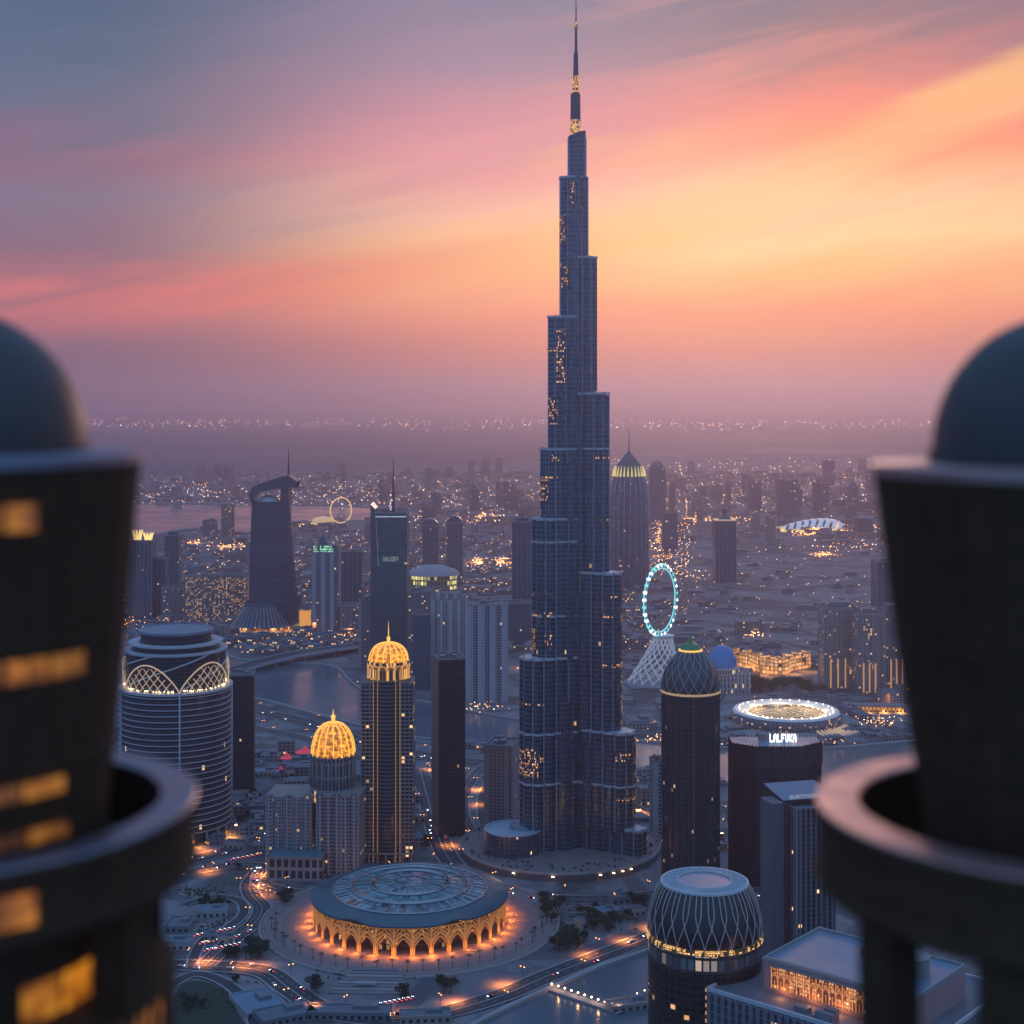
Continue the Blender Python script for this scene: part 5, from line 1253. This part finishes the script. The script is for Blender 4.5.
b = MB(); b.lathe([(W2*1.05, 0), (W2*1.05, 8), (W2*.95, 12)], n=40, sy=.7); b.build('lit_base', facade('shell_base', (.5, .35, .15), (.2, .12, .05), 8, 8, .2, .2, .7, lit=(1, .6, .2), es=1.5, cl=.2), zs)

# --- right hand residential towers
for lab, pl, pr, top, base, fm, kw in (
    ('pale residential tower with lit lower floors, left of the trio near the right turret', 821, 854, 609, 689, 'grid_pale', dict(piers=8, setback=(.7, 9), d=44)),
    ('middle residential tower of the trio near the right turret, ribbed with piers', 855, 882, 615, 694, 'grid_pale', dict(piers=7, setback=(.6, 8), d=40)),
    ('residential tower of the trio half hidden by the right turret', 882, 908, 611, 690, 'grid_pale', dict(piers=6, setback=(.7, 8), d=44)),
    ('single blue tower rising behind the residential trio', 874, 893, 562, 640, 'blue_glass', dict(piers=3, d=46))):
    r_, w, d, h = slab_tower(lab, pl, pr, top, base, fm, **kw)
    if fm == 'grid_pale':
        b = MB()
        for i in range(3): b.box(-w*.3+i*w*.22, -d/2-.9, 2, 2.2, .5, 44)
        b.build('lit_stair', glow_mat('lit_stair', (1, .5, .2), .5), r_)
ls = thing('lit_colonnade', 'low amber lit colonnade on the bank right of the white ring stadium', 'colonnade', gp(874, 711), radians(-6))
b = MB(); wl = 60*2110/F; b.box(0, 0, 7, wl, 16, 3, mi=0); b.build('roof', M['concrete'], ls)
b = MB()
for i in range(16): b.box(-wl/2+3+i*(wl-6)/15, -6, 0, 1.6, 1.6, 7)
b.build('columns', mat('warm_column', (.5, .35, .2), .6), ls)
b = MB(); b.box(0, 4, .5, wl*.96, 2, 6); b.build('lit_wall', glow_mat('lit_wall', (1, .45, .12), .6, base=(.4, .25, .1)), ls)
for i in range(4): downlight('colonnade_glow', (ls.location.x-wl*.4+wl*.27*i, ls.location.y-14, 7), 30000)

# --- creek bridge
brp = [gp(228, 668, 12), gp(262, 660, 14), gp(300, 652, 15), (gp(340, 645, 15)), gp(385, 637, 12)]
bp_ = smooth_path(brp, 8); br0 = Vector(bp_[len(bp_)//2]); bridge = thing('creek_bridge', 'long low concrete bridge crossing the creek on piers', 'bridge', (br0.x, br0.y))
loc = [(x-br0.x, y-br0.y) for x, y in bp_]
zf = lambda t: 3+11*sin(pi*t)**.6
b = MB(); b.ribbon(loc, 30, 0, 0, zf); b.build('carriageway', M['asphalt'], bridge)
for s_ in (-1, 1):
    b = MB(); off = []
    for i, p in enumerate(loc):
        t = (Vector(loc[min(i+1, len(loc)-1)])-Vector(loc[max(i-1, 0)])).normalized(); off.append((p[0]-t.y*s_*15.3, p[1]+t.x*s_*15.3, zf(i/(len(loc)-1))))
    for A, B in zip(off, off[1:]):
        b.face([(A[0], A[1], A[2]-4), (B[0], B[1], B[2]-4), (B[0], B[1], B[2]+1.6), (A[0], A[1], A[2]+1.6)]); b.face([(A[0]+.01, A[1]+.8*s_, A[2]+1.6), (A[0], A[1], A[2]+1.6), (B[0], B[1], B[2]+1.6), (B[0]+.01, B[1]+.8*s_, B[2]+1.6)])
    b.build('parapet', M['ledge'], bridge)
for i in range(4, len(loc)-3, 6):
    b = MB(); b.box(loc[i][0], loc[i][1], -.5, 24, 4, zf(i/(len(loc)-1))-.5, atan2(loc[i+1][1]-loc[i][1], loc[i+1][0]-loc[i][0])+pi/2); b.build('pier', M['concrete'], bridge)
# ------------------------------------------------------------------ city fabric: low blocks, lights, trees, cars, street lamps
rc = random.Random(21)
all_road = [(p, ROADS[n][1]) for n in road_pts for p in road_pts[n]]
def near_road(x, y, m=6):
    return any(abs(x-p[0]) < w+m and abs(y-p[1]) < w+m and (x-p[0])**2+(y-p[1])**2 < (w/2+m)**2 for p, w in all_road)
TOWERS = [(o.location.x, o.location.y) for o in COL.objects if o.parent is None and o.type == 'EMPTY' and o.location.y > 200]
def near_tower(x, y, m): return any((x-a)**2+(y-c)**2 < m*m for a, c in TOWERS)

# far low-rise districts: one mass per district
LOWM = [facade('lowrise_pale', (.36, .33, .34), (.08, .08, .1), 4, 5, .4, .4, .05, es=.9), facade('lowrise_sand', (.30, .25, .24), (.07, .07, .09), 4, 5, .4, .4, .07, es=.9), facade('lowrise_grey', (.20, .20, .23), (.06, .07, .09), 4, 5, .4, .4, .04, es=.9), M['roof']]
def district(name, label, n, x0, x1, y0, y1, dens, hmin, hmax, smin, smax, seed):
    r = random.Random(seed); b = MB(); k = 0; tries = 0
    while k < n and tries < n*6:
        tries += 1
        px, py = r.uniform(x0, x1), y0+(y1-y0)*r.random()**dens
        if on_water(px, py): continue
        X, Y = gp(px, py)
        if near_tower(X, Y, 45) or (Y < 3500 and near_road(X, Y, 10)): continue
        a = .35*sin(X*.0011)+.5*cos(Y*.0007); s1, s2 = r.uniform(smin, smax), r.uniform(smin, smax)
        hh = r.uniform(hmin, hmax)*(2.2 if r.random() < .06 else 1); tall = seed == 1 and r.random() < .045
        if tall: hh = r.uniform(40, 105); s1, s2 = r.uniform(24, 42), r.uniform(24, 42)
        b.prism(rect(X, Y, s1, s2, a), 0, hh, r.randrange(3), 3); k += 1
        if r.random() < .5: b.prism(rect(X+s1*.15, Y, s1*.35, s2*.4, a), hh, hh+3, 2, 3)
    o = b.build(name, LOWM); o['kind'] = 'stuff'; o['label'] = label
district('lowrise_district', 'hazy mass of low rooftops spreading towards the sea', 1500, -120, 1150, 474, 545, 1.6, 6, 20, 22, 60, 1)
district('lowrise_district', 'scattered low buildings around the towers across the creek', 900, 100, 640, 540, 655, 1.0, 5, 16, 14, 40, 2)
district('lowrise_district', 'scattered low sheds on the sandy lots right of the tallest tower', 230, 620, 1050, 540, 742, .8, 4, 12, 14, 44, 3)
district('lowrise_district', 'small rooftops along the near creek bank', 260, 100, 900, 742, 850, .7, 4, 9, 9, 24, 4)

# distant lights, far too many to count
def lights(name, label, zones, mats, seed):
    r = random.Random(seed); b = MB()
    for (n, x0, x1, y0, y1, pw, s0, s1, mix) in zones:
        k = 0
        while k < n:
            k += 1
            px = r.uniform(x0, x1); t = r.random(); py = y0+(y1-y0)*(t**pw if pw > 0 else abs(r.gauss(.5, .22)))
            if on_water(px, py) and py > 440: continue
            X, Y = gp(px, py, 9); s = r.uniform(s0, s1)*Y/F*(1.5 if r.random() < .07 else 1)
            b.octa(X, Y, 9, s, 0 if r.random() > mix else 1)
    o = b.build(name, mats); o['kind'] = 'stuff'; o['label'] = label
FARW = [glow_mat('far_lamp_warm', (1, .66, .44), 4.2), glow_mat('far_lamp_orange', (1, .40, .12), 4.2)]
XFAR = [glow_mat('farthest_lamp_warm', (1, .62, .42), 13), glow_mat('farthest_lamp_orange', (1, .44, .2), 13)]
lights('distant_lights', 'carpet of tiny lights in the city before the sea',
       [(2300, -80, 1120, 474, 516, -1, .22, .52, .35), (700, 560, 1100, 458, 490, 1, .22, .5, .4), (420, 100, 640, 512, 590, 1, .25, .5, .5), (220, 610, 1080, 510, 640, .8, .25, .42, .5), (260, 640, 690, 520, 575, 1, .3, .5, .7)], FARW, 5)
lights('shore_lights', 'thin line of lights on the far shore beyond the sea', [(850, -60, 1100, 416, 430, -1, .22, .44, .45)], XFAR, 6)
CLUST = [(232, 546, 20, 4, 60), (192, 543, 8, 4, 24), (488, 517, 22, 5, 90), (480, 562, 12, 6, 60), (500, 562, 12, 5, 50), (720, 520, 40, 4, 120), (815, 533, 26, 3, 60), (822, 554, 14, 3, 40), (660, 535, 6, 22, 70), (560, 530, 30, 8, 40), (430, 583, 26, 5, 30),
         (330, 635, 42, 7, 90), (250, 640, 30, 6, 50), (110, 622, 36, 6, 60), (525, 668, 10, 6, 16), (755, 634, 10, 3, 24), (700, 575, 20, 6, 16), (340, 560, 12, 4, 20), (650, 640, 6, 6, 8), (880, 720, 24, 6, 60), (350, 690, 14, 8, 24), (480, 706, 30, 5, 30), (660, 738, 24, 4, 40), (780, 742, 60, 4, 60), (300, 525, 20, 3, 30), (860, 528, 30, 5, 50), (850, 545, 40, 8, 40), (395, 520, 40, 8, 70), (640, 512, 30, 8, 60)]
b = MB(); r = random.Random(9)
for cx, cyy, rx, ry_, n in CLUST:
    for i in range(n):
        px, py = r.gauss(cx, rx*.5), r.gauss(cyy, ry_*.5)
        if on_water(px, py) or py < 470: continue
        X, Y = gp(px, py, 8); b.octa(X, Y, 8, r.uniform(.28, .6)*Y/F, r.choice((0, 1, 1)))
o = b.build('yard_lights', [glow_mat('yard_lamp_warm', (1, .66, .36), 6), glow_mat('yard_lamp_orange', (1, .36, .08), 6)]); o['kind'] = 'stuff'; o['label'] = 'clusters of amber yard and quay lights among the towers'
for px, py, P in ((232, 546, 1.6e6), (192, 543, 8e5), (488, 517, 3e6), (480, 562, 1.4e6), (503, 562, 1.4e6), (720, 520, 2.4e6), (690, 521, 2e6), (815, 534, 2.6e6), (835, 531, 1.5e6), (822, 554, 1.2e6), (660, 540, 9e5), (664, 556, 7e5), (755, 634, 3e5), (433, 580, 5e5),
                 (315, 634, 1.6e5), (350, 637, 1.6e5), (120, 622, 3e5), (240, 620, 1.5e5), (525, 668, 1.2e5), (885, 706, 1.5e5)):
    X, Y = gp(px, py); downlight('yard_floodlight', (X, Y, 22*max(1, Y/3500)), P*.3, (1, .38, .09), 4)

# rows of lamps along the farther streets: hundreds of points of light
b = MB()
for nm, step in (('plot_street', 60), ('sand_track', 70), ('shore_street', 70), ('quay_street', 42), ('lagoon_road', 55), ('east_avenue', 45), ('north_road', 70), ('desert_road', 70), ('far_arterial', 55)):
    pts = road_pts[nm]; w = ROADS[nm][1]; acc = 0; nxt = 5; k = 0
    for i in range(len(pts)-1):
        a, c = Vector(pts[i]), Vector(pts[i+1]); L = (c-a).length; t = (c-a).normalized()
        while nxt <= acc+L:
            p = a+t*(nxt-acc)+Vector((-t.y, t.x))*(w/2+2)*(1 if k % 2 else -1); k += 1; nxt += step*random.uniform(.8, 1.2)
            b.octa(p.x, p.y, 10, .42*p.y/F, 1 if random.random() < .75 else 0)
        acc += L
o = b.build('roadside_lamps', FARW); o['kind'] = 'stuff'; o['label'] = 'rows of amber lamps along the farther streets'
# near low buildings, each its own thing
NEARM = [mat('villa_white', (.36, .36, .38), .6, var=.2), mat('villa_sand', (.36, .31, .28), .7, var=.2), mat('villa_grey', (.2, .21, .24), .6, var=.2)]
def low_building(px, py, w, d, hh, rot, m_, label, group=None):
    X, Y = gp(px, py); root = thing('low_building', label, 'building', (X, Y), rot, group)
    b = MB(); pln = rect(0, 0, w, d); b.prism(pln, 0, hh, 0, 1); b.build('walls', [m_, M['roof'] if m_ is not NEARM[0] else M['roof_blue']], root)
    b = MB(); o_ = offset(pln, .3); ins = offset(pln, -.6); b.prism(o_, hh-.4, hh+.9, 0, None); b.prism(ins[::-1], hh, hh+.9, 0, None)
    for i in range(4): j = (i+1) % 4; b.face([(*o_[i], hh+.9), (*o_[j], hh+.9), (*ins[j], hh+.9), (*ins[i], hh+.9)])
    b.build('parapet', m_, root)
    b = MB(); b.box(w*.18, d*.12, hh, w*.3, d*.3, 2.4); b.build('roof_hut', M['plant'], root)
    b = MB()
    n = max(2, int(w/5))
    for i in range(n): b.box(-w/2+w*(i+.5)/n, -d/2-.06, 1.0, w/n*.5, .12, min(hh-1.6, 2.4))
    b.build('window_band', M['darkglass'], root)
    return root
for px, py, w, d, hh, rot, mi, lab in (
    (212, 915, 26, 15, 6, .1, 0, 'low white roofed hall in the park by the winding road'), (180, 928, 20, 24, 5, .0, 2, 'low grey hall beside the left turret below the park road'), (173, 948, 30, 12, 7, .0, 0, 'long white roofed shed above the south boulevard at left'),
    (226, 942, 14, 10, 5, .2, 1, 'small sand coloured pavilion among the parking rows'), (210, 938, 10, 16, 4, .15, 2, 'small grey kiosk building in the left park'), (236, 848, 22, 12, 6, -.3, 1, 'sand coloured lodge in front of the ringed cylinder tower'),
    (255, 812, 24, 16, 8, .2, 2, 'grey lodge between cylinder tower and domed hotel'), (607, 916, 18, 14, 6, .4, 0, 'white roofed villa in the gardens before the lattice dome tower'), (622, 902, 22, 12, 6, .3, 2, 'grey villa at the top of the gardens near the lattice dome tower'),
    (585, 926, 14, 14, 5, .5, 1, 'sand villa at the foot of the gardens by the boulevard'), (635, 915, 16, 10, 5, .4, 1, 'sand villa against the lattice dome tower'), (500, 800, 18, 14, 7, .3, 0, 'white roofed lodge left of the grey residential block'),
    (420, 820, 14, 20, 6, 0, 1, 'sand lodge between the gold capped and dark slab towers'), (300, 770, 40, 26, 7, .2, 2, 'wide grey hall beyond the domed hotel'), (265, 775, 26, 22, 6, .2, 0, 'white roofed hall right of the dark narrow block'),
    (690, 820, 20, 12, 8, -.2, 2, 'grey lodge by the right waterfront road'), (665, 850, 18, 14, 6, -.2, 1, 'sand lodge beside the onion topped tower'), (350, 1016, 60, 16, 5, -.02, 2, 'long grey pavilion at the bottom edge below the arena'),
    (425, 1020, 36, 14, 5, .1, 1, 'sand coloured pavilion at the bottom edge right of the long grey one'), (258, 1006, 30, 40, 4, .5, 0, 'large pale roofed shed at the lower left beside the park lawn'), (285, 1018, 40, 22, 5, .5, 2, 'grey shed at the bottom edge below the south boulevard'),
    (630, 1008, 34, 14, 5, .35, 1, 'low quay house on the basin edge by the lattice dome tower')):
    X, Y = gp(px, py)
    low_building(px, py, w, d, hh, rot, NEARM[mi], lab)

# stepped garden theatre in front of the arena
gx, gyy = gp(372, 986); gt = thing('stepped_garden', 'stepped stone garden terrace in front of the arena plaza', 'terrace', (gx, gyy), -.03)
for k in range(7):
    b = MB(); b.box(0, -14+k*5.0, 0, 62-4*k, 4.6, .9+.55*k, mi=0); b.build('step', M['concrete'] if k % 2 else M['paving'], gt)
b = MB(); b.box(0, 23, .9, 34, 5, 3.2); b.build('stage_wall', M['plant'], gt)
b = MB(); b.box(-4, -4, 3, 16, 5, 1.6); b.build('canopy', NEARM[0], gt)

# red lit canopies
for px, py, s, lab in ((287, 762, 9, 'left red lit tent canopy behind the domed hotel'), (305, 756, 13, 'largest red lit tent canopy behind the domed hotel'), (316, 750, 8, 'small red lit tent canopy touching the golden hotel dome'), (281, 776, 7, 'lowest red lit tent canopy behind the domed hotel')):
    t_ = thing('tent_canopy', lab, 'tent', gp(px, py, 0)); b = MB()
    for i in range(8):
        t0, t1 = 2*pi*i/8, 2*pi*(i+1)/8; b.face([(s*cos(t0), s*sin(t0), 5), (s*cos(t1), s*sin(t1), 5), (s*.35*cos(t1), s*.35*sin(t1), 8), (s*.35*cos(t0), s*.35*sin(t0), 8)]); b.face([(s*.35*cos(t0), s*.35*sin(t0), 8), (s*.35*cos(t1), s*.35*sin(t1), 8), (0, 0, 13)])
    b.build('membrane', mat('red_membrane', (.55, .08, .12), .5, emit=(1, .04, .08), es=.35), t_)
    b = MB()
    for i in range(8): b.tube([(s*cos(2*pi*i/8), s*sin(2*pi*i/8), 0), (s*cos(2*pi*i/8), s*sin(2*pi*i/8), 5)], .25, 4)
    b.build('poles', M['steel'], t_)

# trees
def make_tree(seed, hh, cr, label, group):
    r = random.Random(seed); root = thing('broadleaf_tree', label, 'tree', (0, 0), 0, group)
    b = MB(); b.tube([(0, 0, 0), (.15, .1, hh*.3), (.1, .3, hh*.55)], lambda t: .45-.25*t, 6)
    for i in range(5):
        t = 2*pi*i/5+r.random(); b.tube([(.1, .15, hh*.36+r.random()), (cr*.5*cos(t), cr*.5*sin(t), hh*.62)], lambda q: .2-.12*q, 4)
    b.build('trunk', M['bark'], root)
    b = MB(); lobes = [(r.uniform(-.55, .55)*cr, r.uniform(-.55, .55)*cr, hh*r.uniform(.52, .82), cr*r.uniform(.34, .55)) for _ in range(9)]
    for lx, ly, lz, lr in lobes:
        for i in range(46):
            t, ph = r.uniform(0, 2*pi), math.acos(r.uniform(-.8, 1)); q = lr*r.uniform(.72, 1.12); s = r.uniform(.35, .8)
            c = Vector((lx+q*sin(ph)*cos(t), ly+q*sin(ph)*sin(t), lz+q*cos(ph)*.8)); n_ = Vector((r.gauss(0, 1), r.gauss(0, 1), r.gauss(.6, 1))).normalized()
            a = n_.orthogonal().normalized()*s; e = n_.cross(a).normalized()*s*r.uniform(.5, 1)
            b.face([tuple(c+a), tuple(c+e), tuple(c-a), tuple(c-e)])
    b.build('crown', M['leaf'], root)
    return root
def make_palm(seed, hh, label, group):
    r = random.Random(seed); root = thing('palm_tree', label, 'palm', (0, 0), 0, group)
    b = MB(); b.tube([(0, 0, 0), (.2, .1, hh*.5), (.5, .1, hh)], lambda t: .34-.12*t, 6); b.build('trunk', M['bark'], root)
    b = MB()
    for i in range(14):
        t = 2*pi*i/14+r.random()*.3; L = r.uniform(2.8, 3.8); up = r.uniform(.1, 1.2); prev = None
        for j in range(5):
            u = j/4; p = Vector((.5+L*u*cos(t), .1+L*u*sin(t), hh+up*u*2-2.4*u*u)); w = Vector((-sin(t), cos(t), 0))*(.55*(1-u)+.08)
            if prev: b.face([tuple(prev[0]-prev[1]), tuple(p-w), tuple(p+w), tuple(prev[0]+prev[1])])
            prev = (p, w)
    b.build('crown', M['leaf'], root)
    return root
protos = []
TL = ['dark leafy tree of the clumps round the arena plaza', 'small dark tree in the park at lower left', 'tree in the dark grove between crescent terrace and stadium', 'tree on the verge near the cylinder tower and hotel', 'tree in the gardens between arena and lattice dome tower']
def ell(cx, cy_, rx, ry_, n, r): return [(r.gauss(cx, rx*.55), r.gauss(cy_, ry_*.55)) for _ in range(n)]
r = random.Random(31)
SETS = [(ell(257, 952, 7, 8, 16, r)+ell(283, 902, 7, 5, 7, r)+[(315, 992), (318, 994), (312, 990), (401, 999), (404, 1001), (446, 992), (450, 994), (443, 990)]+ell(548, 912, 8, 10, 9, r)+ell(564, 946, 10, 7, 9, r)+ell(300, 1000, 8, 5, 6, r)+ell(278, 975, 12, 2, 8, r), 0, 'trees round the arena plaza', (9, 5.0)),
        (ell(222, 955, 18, 3, 22, r)+ell(215, 905, 22, 4, 10, r)+ell(195, 1005, 14, 8, 8, r)+ell(235, 985, 6, 6, 5, r), 1, 'trees in the lower left park', (7, 3.6)),
        (ell(770, 690, 36, 3, 34, r)+ell(812, 693, 14, 3, 12, r)+ell(752, 686, 8, 2, 8, r), 2, 'grove between crescent and stadium', (14, 9.5)),
        (ell(238, 822, 14, 6, 12, r)+ell(256, 800, 10, 5, 6, r)+ell(215, 868, 22, 3, 10, r)+ell(425, 845, 8, 4, 6, r), 3, 'trees near the cylinder tower', (8, 4.2)),
        (ell(600, 925, 20, 12, 14, r)+ell(580, 940, 8, 5, 8, r)+ell(640, 905, 10, 8, 8, r)+ell(690, 860, 10, 4, 5, r), 4, 'trees in the gardens before the lattice dome tower', (9, 4.6))]
for pts, li, grp, (hh, cr) in SETS:
    root = make_tree(100+li, hh, cr, TL[li], grp); first = True
    for px, py in pts:
        if on_water(px, py): continue
        X, Y = gp(px, py)
        if near_road(X, Y, 1.5): continue
        s = r.uniform(.75, 1.3)
        if first: root.location = (X, Y, 0); first = False
        else: copy_tree(root, (X, Y, 0), r.uniform(0, 6.28), (s*r.uniform(.9, 1.15), s*r.uniform(.9, 1.15), s))
root = make_palm(7, 9, 'palm in the rings of palms standing on the arena plaza paving', 'palms on the arena plaza'); first = True
for i in range(30):
    t = -pi*.98+pi*.96*i/29+pi*0; rr = 112+3*(i % 2)
    X, Y = AX+rr*cos(t), AY+rr*sin(t)
    if first: root.location = (X, Y, .95); first = False
    else: copy_tree(root, (X, Y, .95), r.uniform(0, 6), r.uniform(.8, 1.1))
# low shrubs in the plaza: ground cover
b = MB()
for cx, cyy, rx, ry_, n in ((225, 930, 24, 12, 160), (372, 975, 50, 5, 90), (600, 915, 40, 16, 220), (230, 1000, 30, 14, 160), (200, 893, 20, 5, 80), (560, 930, 10, 10, 60), (300, 830, 30, 10, 80)):
    for px, py in ell(cx, cyy, rx, ry_, n, r):
        X, Y = gp(px, py)
        if on_water(px, py) or near_road(X, Y, 1) or (X-AX)**2+(Y-AY)**2 < 120**2: continue
        b.octa(X, Y, .6, r.uniform(.7, 1.8), 0, r.uniform(.6, 1.2))
o = b.build('ground_shrubs', M['leaf']); o['kind'] = 'stuff'; o['label'] = 'low shrubs planted round the parks and gardens'

# street lamps with double arms
def make_lamp(label, group, head):
    root = thing('street_lamp', label, 'street lamp', (0, 0), 0, group)
    b = MB(); b.tube([(0, 0, 0), (0, 0, 9)], lambda t: .22-.1*t, 5); b.tube([(-1.6, 0, 9.1), (0, 0, 8.8), (1.6, 0, 9.1)], .1, 4); b.build('post', M['dark'], root)
    for s_ in (-1, 1):
        b = MB(); b.box(s_*1.7, 0, 8.85, .95, .45, .3); b.build('lamp_head', head, root)
    return root
la = make_lamp('orange street lamp on the boulevards and slip roads', 'street lamps along the near roads', M['lamp_orange']); first = True
for nm in ('south_boulevard', 'tower_boulevard', 'palace_avenue', 'cylinder_avenue', 'winding_road', 'creek_highway', 'slip_road', 'waterfront_road'):
    pts = road_pts[nm]; w = ROADS[nm][1]; acc = 0; step = 42 if nm != 'creek_highway' else 60; nxt = 15; side = 1
    for i in range(len(pts)-1):
        a, c = Vector(pts[i]), Vector(pts[i+1]); L = (c-a).length; t = (c-a).normalized()
        while nxt <= acc+L:
            p = a+t*(nxt-acc)+Vector((-t.y, t.x))*side*(w/2+2); nxt += step; side = -side
            if not (100 < 512+p.x*F/p.y < 900): continue
            if first: la.location = (p.x, p.y, 0); la.rotation_euler = (0, 0, atan2(t.y, t.x)+pi/2); first = False
            else: copy_tree(la, (p.x, p.y, 0), atan2(t.y, t.x)+pi/2)
        acc += L
for px, py, P in ((205, 963, 9e3), (244, 967, 7e3), (262, 967, 4e3), (208, 872, 1.1e4), (262, 876, 9e3), (259, 887, 1.0e4), (265, 895, 6e3), (315, 1010, 8e3), (403, 1013, 4e3), (455, 1003, 9e3), (503, 985, 9e3), (586, 955, 8e3), (625, 941, 1.1e4), (650, 928, 8e3),
                 (449, 846, 9e3), (478, 790, 1.2e4), (480, 805, 8e3), (637, 796, 2.6e4), (648, 797, 2e4), (638, 814, 2.6e4), (650, 817, 2e4), (722, 842, 1.4e4), (660, 930, 6e3), (430, 770, 8e3), (205, 852, 9e3)):
    X, Y = gp(px, py); downlight('street_glow', (X, Y, 9.5), P*3.2, (1, .31, .07), .5)

# small jetty with lamps in the basin
jt = thing('lamp_jetty', 'narrow jetty with a row of warm lamps crossing the basin', 'jetty', gp(548, 990))
j0 = Vector(gp(548, 990)); j1 = Vector(gp(622, 1015)); b = MB(); b.ribbon([(0, 0), tuple(j1-j0)], 7, 2.0, 0); q = (j1-j0); nn = Vector((-q.y, q.x)).normalized()*3.5
for s_ in (-1, 1):
    o0, o1 = nn*s_, q+nn*s_; a_ = [(o0.x, o0.y, 0), (o1.x, o1.y, 0), (o1.x, o1.y, 2.0), (o0.x, o0.y, 2.0)]; b.face(a_ if s_ < 0 else a_[::-1])
b.build('deck', M['concrete'], jt)
for i in range(11):
    p = q*(i+.3)/11+nn*.6; b = MB(); b.tube([(p.x, p.y, 2), (p.x, p.y, 4)], .15, 4); po = b.build('lamp_post', M['dark'], jt)
    b = MB(); b.octa(p.x, p.y, 4.4, .85); b.build('lamp_globe', M['lamp_warm'], po)
    if i % 3 == 1: lamp('jetty_glow', (j0.x+p.x, j0.y+p.y, 6.4), 1500, (1, .5, .2), .3)
jt2 = thing('quay_lamp_row', 'short row of warm quay lamps left of the lattice dome tower', 'lamp row', gp(622, 1004))
k0 = Vector(gp(622, 1004)); k1 = Vector(gp(652, 992))
for i in range(5):
    p = (k1-k0)*i/4; b = MB(); b.tube([(p.x, p.y, 0), (p.x, p.y, 3)], .15, 4); po = b.build('lamp_post', M['dark'], jt2); b = MB(); b.octa(p.x, p.y, 3.4, .6); b.build('lamp_globe', M['lamp_warm'], po)

# cars
def make_car(paint, label):
    root = thing('car', label, 'car', (0, 0), 0, 'cars on the roads by the arena'); b = MB()
    side = [(-2.2, .35), (2.2, .35), (2.25, .75), (1.3, .95), (.75, 1.45), (-1.1, 1.5), (-1.9, 1.0), (-2.25, .9)]
    for i in range(8):
        (x0, z0), (x1, z1) = side[i], side[(i+1) % 8]; b.face([(x0, -.9, z0), (x0, .9, z0), (x1, .9, z1), (x1, -.9, z1)], None, 1 if i in (3, 5) else 0)
    b.face([(x, -.9, z) for x, z in side]); b.face([(x, .9, z) for x, z in side][::-1])
    for x in (-1.35, 1.35):
        for y in (-.92, .92): b.octa(x, y, .36, .36, 2)
    b.build('body', [paint, M['darkglass'], M['dark']], root)
    b = MB(); b.box(2.22, -.6, .6, .12, .5, .4); b.build('headlight', M['lamp_white'], root); b = MB(); b.box(2.22, .6, .6, .12, .5, .4); b.build('headlight', M['lamp_white'], root)
    b = MB(); b.box(-2.25, 0, .65, .12, 1.7, .4); b.build('tail_light', M['red_lamp'], root)
    return root
cars = [make_car(mat('car_white', (.7, .7, .72), .3, .1, var=0), 'white car driving on the roads near the arena'), make_car(mat('car_silver', (.4, .41, .43), .25, .6, var=0), 'silver car driving on the roads near the arena'), make_car(mat('car_black', (.02, .02, .025), .2, .3, var=0), 'dark car driving on the roads near the arena')]
used = [False]*3
for nm, n in (('south_boulevard', 34), ('tower_boulevard', 16), ('palace_avenue', 14), ('winding_road', 7), ('cylinder_avenue', 14), ('creek_highway', 26), ('waterfront_road', 12), ('slip_road', 6)):
    pts = road_pts[nm]; w = ROADS[nm][1]
    for i in range(n):
        k = r.randrange(len(pts)-1); a, c = Vector(pts[k]), Vector(pts[k+1]); t = (c-a).normalized(); s_ = r.choice((-1, 1))
        p = a+(c-a)*r.random()+Vector((-t.y, t.x))*s_*w*r.choice((.17, .34)); px = 512+p.x*F/p.y
        if not (120 < px < 880): continue
        ci = r.choice((0, 0, 1, 2)); rz = atan2(t.y, t.x)+(0 if s_ < 0 else pi)
        if not used[ci]: cars[ci].location = (p.x, p.y, zr+.05); cars[ci].rotation_euler = (0, 0, rz); used[ci] = True
        else: copy_tree(cars[ci], (p.x, p.y, zr+.05), rz)
# parked cars in rows
pk = [gp(203, 932), gp(214, 929), gp(225, 925)]
for row, (px, py, n) in enumerate(((196, 936, 9), (201, 944, 9), (206, 951, 8), (588, 860, 8), (790, 886, 5), (232, 860, 7), (375, 1006, 9))):
    for i in range(n):
        X, Y = gp(px+i*4.6, py-i*.9); c = cars[r.choice((0, 1, 2))]; copy_tree(c, (X, Y, .1), 1.35, None, 'car parked in the open lots around the arena')['group'] = 'parked cars'
